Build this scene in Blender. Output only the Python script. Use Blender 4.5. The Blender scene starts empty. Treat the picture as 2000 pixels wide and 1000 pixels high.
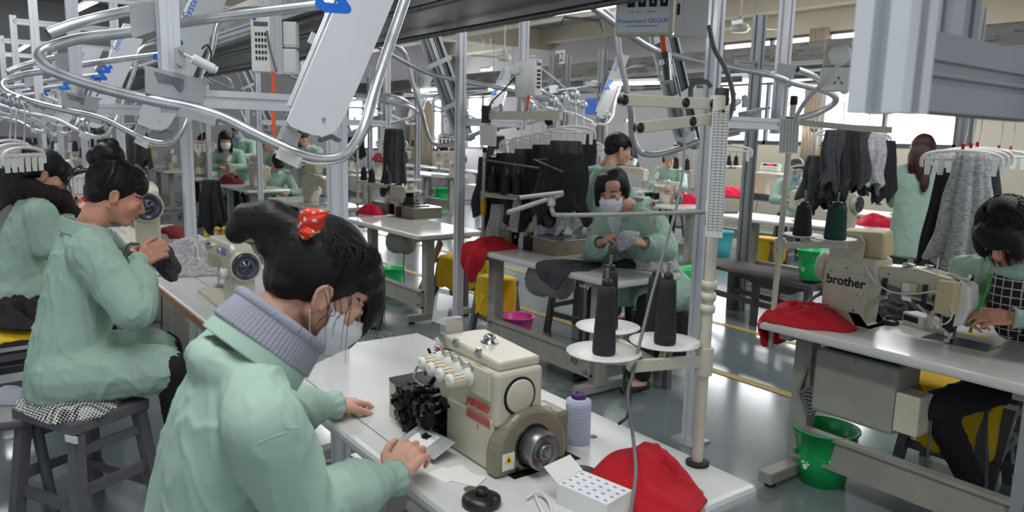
import bpy, math, random
import numpy as np
from mathutils import Vector, Matrix, noise
scn = bpy.context.scene
COL = scn.collection
PI = math.pi
R = math.radians
# ---------- camera calibration: floor axes follow the rows of tables ----------
FPX, PITCH, ROLL, HCAM, TH = 1457.0, R(9.1), R(1.4), 1.6, R(-53.3)
_f = Vector((0, math.cos(PITCH), -math.sin(PITCH))); _r0 = Vector((1, 0, 0)); _u0 = _r0.cross(_f)
_r = _r0*math.cos(ROLL)+_u0*math.sin(ROLL); _u = -_r0*math.sin(ROLL)+_u0*math.cos(ROLL)
def _w(p):
    return Vector((p.x*math.cos(TH)+p.y*math.sin(TH), -p.x*math.sin(TH)+p.y*math.cos(TH), p.z))
CF, CR, CU = _w(_f), _w(_r), _w(_u)
CAMP = Vector((0, 0, HCAM))
def _d(x, y): return CF+CR*((x-1000)/FPX)-CU*((y-500)/FPX)
def Dp(x, y, D): return CAMP+_d(x, y)*D
def Zp(x, y, z): d = _d(x, y); return CAMP+d*((z-HCAM)/d.z)
def Up(x, y, u): d = _d(x, y); return CAMP+d*(u/d.x)
def Vp(x, y, v): d = _d(x, y); return CAMP+d*(v/d.y)
def V3(*a): return Vector(a)

# ---------- mesh builder ----------
class MB:
    def __init__(s): s.v = []; s.f = []; s.m = []; s.s = []; s.mi = 0; s.T = None
    def _add(s, vs, fs, smooth):
        n = len(s.v)
        if s.T is not None: vs = [s.T @ Vector(p) for p in vs]
        s.v += [tuple(p) for p in vs]
        for f in fs: s.f.append(tuple(n+i for i in f)); s.m.append(s.mi); s.s.append(smooth)
        return s
    def box(s, c, d, rot=None):
        x, y, z = d[0]/2, d[1]/2, d[2]/2
        vs = [Vector(p) for p in ((-x,-y,-z),(x,-y,-z),(x,y,-z),(-x,y,-z),(-x,-y,z),(x,-y,z),(x,y,z),(-x,y,z))]
        M = rot if rot is not None else Matrix.Identity(3)
        vs = [M @ p+Vector(c) for p in vs]
        return s._add(vs, [(0,3,2,1),(4,5,6,7),(0,1,5,4),(1,2,6,5),(2,3,7,6),(3,0,4,7)], False)
    def bb(s, a, b):
        a, b = Vector(a), Vector(b); d = b-a
        return s.box((a+b)/2, (abs(d.x), abs(d.y), abs(d.z)))
    def cyl(s, a, b, r0, r1=None, n=14, caps=True):
        r1 = r0 if r1 is None else r1
        a, b = Vector(a), Vector(b); X, Y = frame(b-a)
        vs = []
        for p, r in ((a, r0), (b, r1)):
            for i in range(n):
                t = 2*PI*i/n; vs.append(p+X*(r*math.cos(t))+Y*(r*math.sin(t)))
        s._add(vs, [(i, (i+1) % n, n+(i+1) % n, n+i) for i in range(n)], True)
        if caps:
            s._add(vs[:n], [tuple(reversed(range(n)))], False); s._add(vs[n:], [tuple(range(n))], False)
        return s
    def lathe(s, o, ax, prof, n=20, closed=False, sharp=False):
        o = Vector(o); ax = Vector(ax).normalized(); X, Y = frame(ax); vs = []; k = len(prof)
        for r, h in prof:
            for i in range(n):
                t = 2*PI*i/n; vs.append(o+ax*h+X*(r*math.cos(t))+Y*(r*math.sin(t)))
        fs = []
        for j in range(k-1 if not closed else k):
            a, b = j*n, ((j+1) % k)*n
            for i in range(n): fs.append((a+i, a+(i+1) % n, b+(i+1) % n, b+i))
        if not closed:
            if prof[0][0] > 1e-5: fs.append(tuple(reversed(range(n))))
            if prof[-1][0] > 1e-5: fs.append(tuple((k-1)*n+i for i in range(n)))
        return s._add(vs, fs, not sharp)
    def tube(s, pts, r, n=10, caps=True, smooth=True, sub=0, flat=1.0):
        pts = [Vector(p) for p in pts]
        if sub: pts = catmull(pts, sub)
        rs = r if isinstance(r, (list, tuple)) else [r]*len(pts)
        if len(rs) != len(pts): rs = [float(x) for x in np.interp(np.linspace(0, 1, len(pts)), np.linspace(0, 1, len(rs)), rs)]
        vs = []; X = None
        for i, p in enumerate(pts):
            d = (pts[min(i+1, len(pts)-1)]-pts[max(i-1, 0)])
            if d.length < 1e-9: d = Vector((0, 0, 1))
            d.normalize()
            if X is None: X, Y = frame(d)
            else:
                X = (X-d*X.dot(d))
                if X.length < 1e-6: X, Y = frame(d)
                X.normalize(); Y = d.cross(X)
            for k in range(n):
                t = 2*PI*k/n; vs.append(p+X*(rs[i]*math.cos(t))+Y*(rs[i]*flat*math.sin(t)))
        m = len(pts)
        s._add(vs, [(j*n+k, j*n+(k+1) % n, (j+1)*n+(k+1) % n, (j+1)*n+k) for j in range(m-1) for k in range(n)], smooth)
        if caps: s._add(vs[:n], [tuple(reversed(range(n)))], False); s._add(vs[-n:], [tuple(range(n))], False)
        return s
    def prism(s, poly, o, X, Y, dpt):
        """poly 2d in plane (o, X, Y) extruded by vector dpt"""
        o, X, Y, dpt = Vector(o), Vector(X), Vector(Y), Vector(dpt); n = len(poly)
        a = [o+X*p[0]+Y*p[1] for p in poly]; b = [p+dpt for p in a]
        flip = X.cross(Y).dot(dpt) < 0
        fs = [tuple(reversed(range(n))), tuple(range(n, 2*n))]+[(i, (i+1) % n, n+(i+1) % n, n+i) for i in range(n)]
        if flip: fs = [tuple(reversed(f)) for f in fs]
        return s._add(a+b, fs, False)
    def sph(s, c, r, n=14, m=10, rot=None):
        r = (r, r, r) if not isinstance(r, (list, tuple)) else r
        M = rot if rot is not None else Matrix.Identity(3); c = Vector(c); vs = []
        for j in range(1, m):
            p = PI*j/m
            for i in range(n):
                t = 2*PI*i/n
                vs.append(c+M @ Vector((r[0]*math.sin(p)*math.cos(t), r[1]*math.sin(p)*math.sin(t), r[2]*math.cos(p))))
        k = len(vs); vs += [c+M @ Vector((0, 0, r[2])), c+M @ Vector((0, 0, -r[2]))]; fs = []
        for j in range(m-2):
            for i in range(n): fs.append((j*n+i, (j+1)*n+i, (j+1)*n+(i+1) % n, j*n+(i+1) % n))
        for i in range(n):
            fs.append((k, i, (i+1) % n)); fs.append((k+1, (m-2)*n+(i+1) % n, (m-2)*n+i))
        return s._add(vs, fs, True)
    def cap(s, a, b, ra, rb, n=14):
        """tapered capsule"""
        a, b = Vector(a), Vector(b); d = (b-a)
        if d.length < 1e-6: return s.sph(a, ra)
        d.normalize(); L = (b-a).length; pr = []
        for i in range(6): t = PI/2*i/5; pr.append((max(ra*math.sin(t), 1e-6), -ra*math.cos(t)))
        for i in range(6): t = PI/2*i/5; pr.append((max(rb*math.cos(t), 1e-6), L+rb*math.sin(t)))
        return s.lathe(a, d, pr, n)
    def sheet(s, rows, closed=False):
        n = len(rows[0]); vs = [p for r in rows for p in r]; fs = []
        for j in range(len(rows)-1):
            for i in range(n if closed else n-1): fs.append((j*n+i, j*n+(i+1) % n, (j+1)*n+(i+1) % n, (j+1)*n+i))
        return s._add(vs, fs, True)
    def mesh(s, name='mesh'):
        me = bpy.data.meshes.new(name); me.from_pydata(s.v, [], s.f)
        me.polygons.foreach_set('material_index', s.m); me.polygons.foreach_set('use_smooth', s.s); me.update(); return me
    def build(s, name, mats, parent=None, bev=0, solid=0, sub=0):
        me = s.mesh(name); o = bpy.data.objects.new(name, me); COL.objects.link(o)
        for m in (mats if isinstance(mats, (list, tuple)) else [mats]): me.materials.append(m)
        if parent is not None: o.parent = parent
        if solid:
            md = o.modifiers.new('s', 'SOLIDIFY'); md.thickness = solid; md.offset = 0
        if bev:
            md = o.modifiers.new('b', 'BEVEL'); md.width = bev; md.segments = 2; md.limit_method = 'ANGLE'; md.angle_limit = R(40); md.harden_normals = False
        if sub:
            md = o.modifiers.new('u', 'SUBSURF'); md.levels = md.render_levels = sub
        return o
def frame(d):
    d = Vector(d).normalized(); a = Vector((0, 0, 1)) if abs(d.z) < .9 else Vector((1, 0, 0))
    X = a.cross(d).normalized(); return X, d.cross(X)
def catmull(P, k):
    out = []; n = len(P)
    for i in range(n-1):
        p0, p1, p2, p3 = P[max(i-1, 0)], P[i], P[i+1], P[min(i+2, n-1)]
        for j in range(k):
            t = j/k; out.append(.5*((2*p1)+(p2-p0)*t+(2*p0-5*p1+4*p2-p3)*t*t+(3*p1-p0-3*p2+p3)*t**3))
    out.append(P[-1]); return out
def rotz(a): return Matrix.Rotation(a, 3, 'Z')
def TR(loc, rz=0, rx=0, ry=0, sc=1):
    return Matrix.Translation(Vector(loc)) @ Matrix.Rotation(rz, 4, 'Z') @ Matrix.Rotation(ry, 4, 'Y') @ Matrix.Rotation(rx, 4, 'X') @ Matrix.Scale(sc, 4)
def link(o):
    COL.objects.link(o); return o
def tag(o, label, cat, group=None, kind=None):
    if label: o['label'] = label
    if cat: o['category'] = cat
    if group: o['group'] = group
    if kind: o['kind'] = kind
    return o
def thing(name, label, cat, loc=(0, 0, 0), rz=0, group=None):
    o = bpy.data.objects.new(name, None); COL.objects.link(o); o.location = loc; o.rotation_euler = (0, 0, rz)
    return tag(o, label, cat, group)
def struct(o, label=None):
    o['kind'] = 'structure'
    if label: o['label'] = label
    return o
def dup(o, label=None, loc=None, rz=None, group=None, parent=None, top=True):
    c = o.copy(); COL.objects.link(c)
    if parent is not None: c.parent = parent
    if top:
        if label: c['label'] = label
        if group: c['group'] = group
        if loc is not None: c.location = loc
        if rz is not None: c.rotation_euler = (c.rotation_euler[0], c.rotation_euler[1], rz)
    for ch in [x for x in KIDS(o)]: dup(ch, parent=c, top=False)
    return c
def KIDS(o): return list(o.children)
def baked(o):
    """apply modifiers of o into its mesh"""
    dg = bpy.context.evaluated_depsgraph_get(); dg.update()
    me = bpy.data.meshes.new_from_object(o.evaluated_get(dg)); o.modifiers.clear(); old = o.data; o.data = me
    return o
def remesh(mb, name, mats, vox, smooth=4, fac=.5, disp=None, assign=None, parent=None, M=None):
    o = mb.build(name, mats, None)
    md = o.modifiers.new('r', 'REMESH'); md.mode = 'VOXEL'; md.voxel_size = vox; md.use_smooth_shade = True
    if smooth:
        sm = o.modifiers.new('m', 'SMOOTH'); sm.factor = fac; sm.iterations = smooth
    baked(o); me = o.data; n = len(me.vertices)
    if disp:
        co = np.empty(n*3, 'f'); no = np.empty(n*3, 'f'); me.vertices.foreach_get('co', co)
        me.vertex_normals.foreach_get('vector', no); co = co.reshape(-1, 3); no = no.reshape(-1, 3)
        d = np.array([disp(Vector(c.tolist())) for c in co], 'f'); co = co+no*d[:, None]
        me.vertices.foreach_set('co', co.astype('f').ravel()); me.update()
    if assign:
        me.polygons.foreach_set('material_index', [assign(p.center, p.normal) for p in me.polygons])
    me.polygons.foreach_set('use_smooth', [True]*len(me.polygons)); me.update()
    while len(me.materials) < (len(mats) if isinstance(mats, (list, tuple)) else 1): me.materials.append((mats if isinstance(mats, (list, tuple)) else [mats])[len(me.materials)])
    if parent is not None: o.parent = parent
    return o
FONTC = {}
def text(name, body, size, m, M, parent=None, ext=.0006, italic=0, bold=0, align='CENTER', sx=1):
    cu = bpy.data.curves.new(name, 'FONT'); cu.body = body; cu.size = size; cu.extrude = ext; cu.align_x = align; cu.align_y = 'CENTER'
    cu.shear = italic; cu.offset = bold; cu.resolution_u = 3
    t = bpy.data.objects.new(name, cu); COL.objects.link(t)
    dg = bpy.context.evaluated_depsgraph_get(); dg.update()
    me = bpy.data.meshes.new_from_object(t.evaluated_get(dg)); COL.objects.unlink(t); bpy.data.objects.remove(t)
    me.transform(Matrix.Diagonal((sx, 1, 1, 1))); me.transform(M); me.materials.clear(); me.materials.append(m)
    o = bpy.data.objects.new(name, me); COL.objects.link(o)
    if parent is not None: o.parent = parent
    return o
def basis(o, X, Y):
    """4x4 with x axis X, y axis Y, origin o"""
    X = Vector(X).normalized(); Y = Vector(Y).normalized(); Zv = X.cross(Y).normalized(); Y = Zv.cross(X)
    M = Matrix.Identity(4)
    for i in range(3): M[i][0], M[i][1], M[i][2], M[i][3] = X[i], Y[i], Zv[i], o[i]
    return M
ORD = ['nearest', 'second nearest', 'third nearest', 'fourth nearest', 'fifth nearest', 'sixth nearest', 'seventh nearest', 'eighth nearest', 'ninth nearest', 'tenth nearest', 'eleventh nearest', 'twelfth nearest']

# ---------- materials ----------
def srgb(c):
    return tuple((x/12.92 if x <= .04045 else ((x+.055)/1.055)**2.4) for x in (v/255 for v in c))
def mat(name, c, rough=.5, metal=0, var=.12, vs=6, bump=0, bs=60, c2=None, c2t=.62, c2s=9, stretch=None, alpha=1, emit=0, coat=0, trans=0, sss=0, spec=None, bstretch=None):
    m = bpy.data.materials.new(name); m.use_nodes = True; N = m.node_tree.nodes; L = m.node_tree.links
    b = N['Principled BSDF']; col = srgb(c)
    b.inputs['Roughness'].default_value = rough; b.inputs['Metallic'].default_value = metal
    if spec is not None: b.inputs['Specular IOR Level'].default_value = spec
    if coat: b.inputs['Coat Weight'].default_value = coat
    if trans: b.inputs['Transmission Weight'].default_value = trans
    if sss: b.inputs['Subsurface Weight'].default_value = sss; b.inputs['Subsurface Radius'].default_value = (.01, .004, .002)
    tc = N.new('ShaderNodeTexCoord'); mp = N.new('ShaderNodeMapping'); L.new(tc.outputs['Object'], mp.inputs[0])
    if stretch: mp.inputs['Scale'].default_value = stretch
    nz = N.new('ShaderNodeTexNoise'); nz.inputs['Scale'].default_value = vs; nz.inputs['Detail'].default_value = 5; L.new(mp.outputs[0], nz.inputs[0])
    rp = N.new('ShaderNodeMapRange'); L.new(nz.outputs[0], rp.inputs[0]); rp.inputs[1].default_value = .3; rp.inputs[2].default_value = .7
    mx = N.new('ShaderNodeMix'); mx.data_type = 'RGBA'; L.new(rp.outputs[0], mx.inputs[0])
    mx.inputs[6].default_value = tuple(x*(1-var) for x in col)+(1,); mx.inputs[7].default_value = tuple(min(1, x*(1+var)) for x in col)+(1,)
    out = mx.outputs[2]
    if c2:
        n2 = N.new('ShaderNodeTexNoise'); n2.inputs['Scale'].default_value = c2s; n2.inputs['Detail'].default_value = 8; n2.inputs['Roughness'].default_value = .65; L.new(mp.outputs[0], n2.inputs[0])
        r2 = N.new('ShaderNodeMapRange'); L.new(n2.outputs[0], r2.inputs[0]); r2.inputs[1].default_value = c2t; r2.inputs[2].default_value = c2t+.03
        m2 = N.new('ShaderNodeMix'); m2.data_type = 'RGBA'; L.new(r2.outputs[0], m2.inputs[0]); L.new(out, m2.inputs[6]); m2.inputs[7].default_value = srgb(c2)+(1,); out = m2.outputs[2]
    L.new(out, b.inputs['Base Color'])
    if emit: L.new(out, b.inputs['Emission Color']); b.inputs['Emission Strength'].default_value = emit
    if alpha < 1: b.inputs['Alpha'].default_value = alpha
    rr = N.new('ShaderNodeMapRange'); L.new(nz.outputs[0], rr.inputs[0]); rr.inputs[3].default_value = max(.02, rough*.8); rr.inputs[4].default_value = min(1, rough*1.2); L.new(rr.outputs[0], b.inputs['Roughness'])
    if bump:
        m3 = mp
        if bstretch:
            m3 = N.new('ShaderNodeMapping'); L.new(tc.outputs['Object'], m3.inputs[0]); m3.inputs['Scale'].default_value = bstretch
        n3 = N.new('ShaderNodeTexNoise'); n3.inputs['Scale'].default_value = bs; n3.inputs['Detail'].default_value = 3; L.new(m3.outputs[0], n3.inputs[0])
        bu = N.new('ShaderNodeBump'); bu.inputs['Strength'].default_value = bump; bu.inputs['Distance'].default_value = .01; L.new(n3.outputs[0], bu.inputs['Height']); L.new(bu.outputs[0], b.inputs['Normal'])
    return m
def mix_pat(m, tex, scale, c2, t0, t1, stretch=None, out=0, **kw):
    """overlay a second colour through a pattern texture"""
    N = m.node_tree.nodes; L = m.node_tree.links; b = N['Principled BSDF']; src = b.inputs['Base Color'].links[0].from_socket
    tc = N.new('ShaderNodeTexCoord'); mp = N.new('ShaderNodeMapping'); L.new(tc.outputs['Object'], mp.inputs[0])
    if stretch: mp.inputs['Scale'].default_value = stretch
    t = N.new('ShaderNodeTex'+tex)
    if 'Scale' in t.inputs: t.inputs['Scale'].default_value = scale
    for k, v in kw.items():
        if k in t.inputs: t.inputs[k].default_value = v
        else: setattr(t, k, v)
    L.new(mp.outputs[0], t.inputs[0])
    r = N.new('ShaderNodeMapRange'); L.new(t.outputs[out], r.inputs[0]); r.inputs[1].default_value = t0; r.inputs[2].default_value = t1
    x = N.new('ShaderNodeMix'); x.data_type = 'RGBA'; L.new(r.outputs[0], x.inputs[0]); L.new(src, x.inputs[6]); x.inputs[7].default_value = srgb(c2)+(1,); L.new(x.outputs[2], b.inputs['Base Color']); return m
M = {}
M['alu'] = mat('brushed aluminium profile', (216, 218, 222), .38, .45, .05, 3, .05, 40, bstretch=(1, 1, .05))
M['alu_d'] = mat('grey anodised and backlit aluminium', (150, 152, 156), .42, .6, .08, 4)
M['zinc'] = mat('galvanised tube', (206, 208, 212), .34, .85, .14, 14, .03, 50)
M['zinc_d'] = mat('worn dark tube and recess shade', (120, 122, 126), .35, .9, .3, 20)
M['trunk'] = mat('grey sheet metal trunk', (116, 115, 110), .3, .5, .25, 3, c2=(86, 85, 80), c2t=.56, c2s=5, stretch=(1, 5, 5))
M['plate'] = mat('painted white panel', (220, 223, 226), .4, .1, .03, 5)
M['bracket'] = mat('zinc bracket', (172, 174, 176), .4, .5, .1, 6)
M['blue'] = mat('blue print', (28, 110, 215), .5, 0, .05)
M['white'] = mat('white plastic', (226, 226, 220), .4, 0, .05, 8)
M['cream'] = mat('cream enamel', (196, 191, 172), .32, 0, .07, 12, .03, 90, c2=(120, 116, 104), c2t=.69, c2s=26)
M['beige'] = mat('beige plastic housing', (206, 190, 148), .45, 0, .06, 8, c2=(150, 130, 95), c2t=.7, c2s=14)
M['khaki'] = mat('khaki enamel cover', (128, 122, 102), .36, .1, .08, 8)
M['grey_en'] = mat('grey enamel', (150, 150, 142), .42, 0, .08, 6, c2=(104, 102, 96), c2t=.66, c2s=14)
M['table'] = mat('white laminate tabletop', (206, 206, 200), .22, 0, .035, 4, c2=(146, 138, 126), c2t=.685, c2s=5, coat=.15)
M['table_old'] = mat('worn white laminate tabletop', (204, 205, 202), .27, 0, .04, 4, c2=(96, 88, 76), c2t=.66, c2s=4.5)
M['tleg'] = mat('greige painted steel leg', (150, 148, 138), .45, 0, .08, 8, c2=(110, 106, 98), c2t=.66, c2s=12)
M['black'] = mat('black plastic', (24, 24, 26), .35, 0, .2, 10)
M['blackm'] = mat('oily black metal', (30, 30, 32), .3, .5, .5, 30)
M['steel'] = mat('polished steel', (190, 190, 190), .18, 1, .12, 10)
M['wheel'] = mat('satin grey metal', (140, 140, 142), .38, .85, .15, 20)
M['steel_d'] = mat('dark steel plate', (92, 96, 106), .22, .9, .1, 6)
M['rubber'] = mat('black rubber', (30, 30, 30), .7)
M['cord'] = mat('grey cord', (110, 112, 112), .5)
M['cordw'] = mat('white cord', (215, 215, 215), .5)
M['orange'] = mat('orange pneumatic hose', (235, 92, 30), .45)
M['red'] = mat('red fleece cloth', (186, 16, 36), .9, 0, .12, 5, .35, 260)
M['pinkred'] = mat('pink red cloth', (214, 20, 60), .9, 0, .12, 5, .3, 260)
M['maroon'] = mat('dark red cloth', (110, 18, 30), .9, 0, .15, 5, .3, 200)
M['mint'] = mat('mint work coat cotton', (163, 191, 175), .85, 0, .045, 3, .12, 420)
M['mint2'] = mat('pale mint work coat cotton', (159, 188, 173), .85, 0, .05, 3, .12, 420)
M['skin'] = mat('skin', (206, 156, 132), .5, 0, .06, 14, .06, 200, sss=.08)
M['skin_r'] = mat('rosy skin', (212, 150, 126), .5, 0, .06, 14, .06, 200, sss=.08)
M['lip'] = mat('lips', (176, 92, 86), .45)
M['eye'] = mat('dark eye', (30, 22, 20), .3)
M['hair'] = mat('black hair', (14, 12, 12), .5, 0, .4, 70, .22, 120, stretch=(1, 1, 1), bstretch=(1.5, .12, 1.5), spec=.35)
M['hair_v'] = mat('black hair falling', (14, 12, 12), .5, 0, .4, 40, .25, 120, bstretch=(1.4, 1.4, .1), spec=.35)
M['hair_b'] = mat('brown hair', (58, 26, 18), .4, 0, .5, 40, .55, 110, bstretch=(1.4, 1.4, .1))
M['scrunchie'] = mix_pat(mat('orange red dotted ribbon', (226, 62, 34), .75, 0, .05, 5, .15, 200), 'Voronoi', 62, (226, 222, 214), .30, .27)
M['mask'] = mat('white gauze mask', (226, 228, 232), .8, 0, .03, 10, .15, 300)
M['mask_b'] = mat('blue surgical mask', (120, 176, 206), .8, 0, .04, 10, .1, 300)
M['knitgrey'] = mat('grey knit', (150, 152, 164), .9, 0, .08, 10, .3, 200)
M['marl'] = mat('grey marl knit', (178, 178, 180), .95, 0, .5, 120, .35, 240, stretch=(.35, .35, 1.6))
M['marl_d'] = mat('charcoal marl knit', (62, 62, 66), .95, 0, .6, 110, .35, 240, stretch=(.35, .35, 1.6))
M['blackcl'] = mat('black jersey', (31, 30, 33), .9, 0, .25, 30, .25, 200)
M['darkcl'] = mat('dark grey cloth', (84, 78, 76), .85, 0, .12, 8, .2, 200)
M['pants'] = mat('black trousers', (24, 22, 26), .85, 0, .2, 8, .2, 120)
M['brownfur'] = mat('brown fur collar', (38, 26, 22), .95, 0, .6, 60, .8, 160)
M['yellow'] = mat('yellow cloth cover', (222, 182, 24), .8, 0, .08, 6, .2, 160)
M['wood_g'] = mat('grey painted wood', (94, 94, 98), .5, 0, .1, 10, .08, 50, c2=(146, 128, 108), c2t=.69, c2s=7)
M['wood'] = mat('raw wood', (160, 120, 84), .7, 0, .2, 12, .1, 40, stretch=(1, 1, .15))
M['green'] = mat('green bucket plastic', (16, 168, 84), .3, 0, .04, alpha=1)
M['green_l'] = mat('bright green bucket plastic', (40, 205, 110), .35, 0, .04)
M['pink'] = mat('pink bucket plastic', (232, 78, 168), .35, 0, .04)
M['cyan'] = mat('cyan bucket plastic', (90, 205, 220), .4, 0, .04)
M['cone_b'] = mix_pat(mat('black thread cone', (26, 26, 28), .75, 0, .2, 20, .2, 200), 'Wave', 28, (34, 34, 37), .5, .9, stretch=(1, 1, 1.6), bands_direction='Z', Distortion=2.)
M['cone_g'] = mat('dark green thread cone', (20, 58, 48), .75, 0, .15, 20, .2, 200)
M['cone_w'] = mix_pat(mat('pale blue thread cone', (188, 196, 214), .75, 0, .03, 20, .15, 200), 'Wave', 22, (166, 176, 200), .8, .95, stretch=(1, 1, 1.6), bands_direction='Z', Distortion=1.5)
M['cone_y'] = mat('yellow thread cone', (230, 200, 40), .75)
M['purple'] = mat('purple cone core', (70, 30, 90), .5)
M['paper'] = mat('white paper', (222, 222, 218), .7, 0, .03)
M['ptext'] = mat('printed ink', (92, 92, 96), .7)
M['ink'] = mat('black ink', (26, 26, 28), .6)
M['redink'] = mat('red print', (188, 48, 40), .6)
M['wall'] = mat('cream painted wall', (214, 206, 186), .8, 0, .03, 1.5)
M['wallg'] = mat('grey white painted wall', (186, 184, 188), .8, 0, .03, 1.5)
M['ceil'] = mat('grey ceiling', (150, 146, 142), .9, 0, .06, 1)
M['beam'] = mat('cream ceiling beam', (206, 198, 180), .85, 0, .04, 1.5)
M['winframe'] = mat('dark window frame', (92, 94, 98), .4, .4)
M['curtain'] = mat('beige curtain', (196, 180, 160), .85, 0, .03, 3, stretch=(8, 8, .3))
M['glassw'] = mat('overcast window glass', (238, 243, 250), .2, 0, 0, emit=2.3)
M['tubelamp'] = mat('fluorescent tube', (255, 253, 250), .4, 0, 0, emit=7)
M['led'] = mat('red display digits', (255, 60, 40), .4, 0, 0, emit=1.2)
M['ledg'] = mat('green indicator', (60, 230, 90), .4, 0, 0, emit=1.5)
M['clear'] = mat('clear acrylic guard', (225, 230, 230), .08, 0, 0, alpha=.28)
M['spongel'] = mat('yellow line paint', (186, 156, 74), .4, 0, .12, 6, c2=(120, 116, 104), c2t=.6, c2s=7)
M['plaid'] = mix_pat(mix_pat(mat('black plaid shirt', (34, 30, 34), .85), 'Wave', 9, (190, 186, 180), .9, .97, bands_direction='X'), 'Wave', 9, (190, 186, 180), .9, .97, bands_direction='Z')
def houndstooth():
    m = mat('houndstooth cotton', (225, 222, 215), .85); N = m.node_tree.nodes; L = m.node_tree.links; b = N['Principled BSDF']
    tc = N.new('ShaderNodeTexCoord'); mp = N.new('ShaderNodeMapping'); mp.inputs['Rotation'].default_value = (0, .5, .7); L.new(tc.outputs['Object'], mp.inputs[0])
    t = N.new('ShaderNodeTexChecker'); t.inputs['Scale'].default_value = 105; t.inputs[1].default_value = srgb((222, 220, 214))+(1,); t.inputs[2].default_value = srgb((28, 26, 28))+(1,)
    L.new(mp.outputs[0], t.inputs[0]); L.new(t.outputs[0], b.inputs['Base Color']); return m
M['hound'] = houndstooth()
def floor_mat():
    m = mat('epoxy floor', (116, 126, 128), .16, 0, .1, .8, .03, 6, c2=(140, 150, 150), c2t=.58, c2s=1.2); b = m.node_tree.nodes['Principled BSDF']
    b.inputs['Coat Weight'].default_value = .3; b.inputs['Coat Roughness'].default_value = .12; return m
M['floor'] = floor_mat()
# ================= SETTING =================
UE, VW, ZC = -20.0, 12.5, 4.3
struct(MB().bb((UE-.2, -5, -.1), (3.2, VW+.2, 0)).build('floor', M['floor']), 'glossy grey epoxy workshop floor')
struct(MB().bb((UE-.2, -5, ZC), (3.2, VW+.2, ZC+.15)).build('ceiling', M['ceil']), 'grey workshop ceiling')
w = MB(); wg = MB(); wins = [(-9.95, -5.32, 1.56, 3.55), (-19.3, -17.6, 1.2, 3.0)]
wg.bb((UE-.2, VW, 0), (wins[1][0], VW+.2, ZC)); wg.bb((wins[1][1], VW, 0), (wins[0][0]-.35, VW+.2, ZC)); w.bb((wins[0][0]-.35, VW, 0), (wins[0][0], VW+.2, ZC)); w.bb((wins[0][1], VW, 0), (3.2, VW+.2, ZC))
for k, (a, b, c, d) in enumerate(wins): q = wg if k else w; q.bb((a, VW, 0), (b, VW+.2, c)); q.bb((a, VW, d), (b, VW+.2, ZC))
struct(wg.build('wall_right', M['wallg']), 'pale grey part of the side wall')
struct(w.build('wall_right', M['wall']), 'cream wall with wide bright windows')
ew = [(9.0, 10.0), (11.5, 12.15)]; w = MB(); v0 = -5
for a, b in ew: w.bb((UE-.2, v0, 0), (UE, a, ZC)); w.bb((UE-.2, a, 0), (UE, b, 1.1)); w.bb((UE-.2, a, 3.0), (UE, b, ZC)); v0 = b
w.bb((UE-.2, v0, 0), (UE, VW, ZC)); struct(w.build('wall_back', M['wallg']), 'grey white wall at the far end of the hall')
n = 0
def window(ax, a, b, z0, z1, cols, at):
    global n
    n += 1; f = MB(); t = .05
    def q(p, z): return (p, at, z) if ax == 'u' else (at, p, z)
    def bar(p0, z0_, p1, z1_, d=.09):
        A, B = Vector(q(p0, z0_)), Vector(q(p1, z1_)); o = Vector((0, d, 0)) if ax == 'u' else Vector((-d, 0, 0)); f.bb(A, B+o)
    bar(a, z0, b, z0+t*1.6); bar(a, z1-t, b, z1); bar(a, z0+(z1-z0)*.62, b, z0+(z1-z0)*.62+t)
    for i in range(cols+1): p = a+(b-a-t)*i/cols; bar(p, z0, p+t, z1)
    o = f.build('window_%d' % n, M['winframe']); struct(o)
    g = MB(); A, B = Vector(q(a, z0)), Vector(q(b, z1)); of = Vector((0, .1, 0)) if ax == 'u' else Vector((-.1, 0, 0)); g.bb(A+of, B+of*1.1)
    g.build('pane', M['glassw'], o)
window('u', *wins[0], 4, VW); window('u', *wins[1], 2, VW)
for a, b in ew: window('v', a, b, 1.1, 3.0, 2, UE)
def curtain(name_lab, p0, p1, z0, z1, grp='curtains at the windows'):
    d = (Vector(p1)-Vector(p0)); L = d.length; d.normalize(); nn = Vector((d.y, -d.x, 0)); rows = []
    for j in range(7):
        z = z1+(z0-z1)*j/6; rows.append([Vector(p0)+d*(L*i/60)+nn*(.035*math.sin(i*1.25)+.012*math.sin(i*.5+j))+Vector((0, 0, z)) for i in range(61)])
    o = MB().sheet(rows).build('curtain', M['curtain'], solid=.006); tag(o, name_lab, 'curtain', grp)
c0 = Vp(1572, 200, 12.3); c1 = Vp(1606, 200, 12.3)
curtain('beige curtain gathered in the middle of the bright right windows', (c0.x, 12.3, 0), (c1.x, 12.3, 0), 1.2, 3.6)
c0 = Up(800, 250, -19.8); c1 = Up(846, 250, -19.8)
curtain('grey beige curtain on the far end wall beside a bright window', (-19.8, c0.y, 0), (-19.8, c1.y, 0), .6, 3.1)
# ceiling beams
bi = 0
for v, dz in ((8.8, .62), (3.5, .5), (-.5, .5), (12.3, .35)):
    bi += 1; struct(MB().bb((UE, v-.16, ZC-dz), (3.2, v+.16, ZC)).build('trim_%d' % bi, M['beam']), 'concrete beam running along the hall ceiling')
for u in (-4.2, -10.2, -15.5):
    bi += 1; struct(MB().bb((u-.18, -5, ZC-.5), (u+.18, VW, ZC)).build('trim_%d' % bi, M['beam']), 'concrete beam crossing the hall ceiling')
# conduit on the beam
p = [Dp(1075, 50, 11.5), Dp(1095, 50, 11.5), Dp(1102, 34, 11.5), Dp(1170, 40, 11.5), Dp(1176, 62, 11.5)]
tag(MB().tube(p, .022, 8).build('conduit', M['zinc_d']), 'thin grey conduit bending along the cream ceiling beam', 'pipe')
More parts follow.
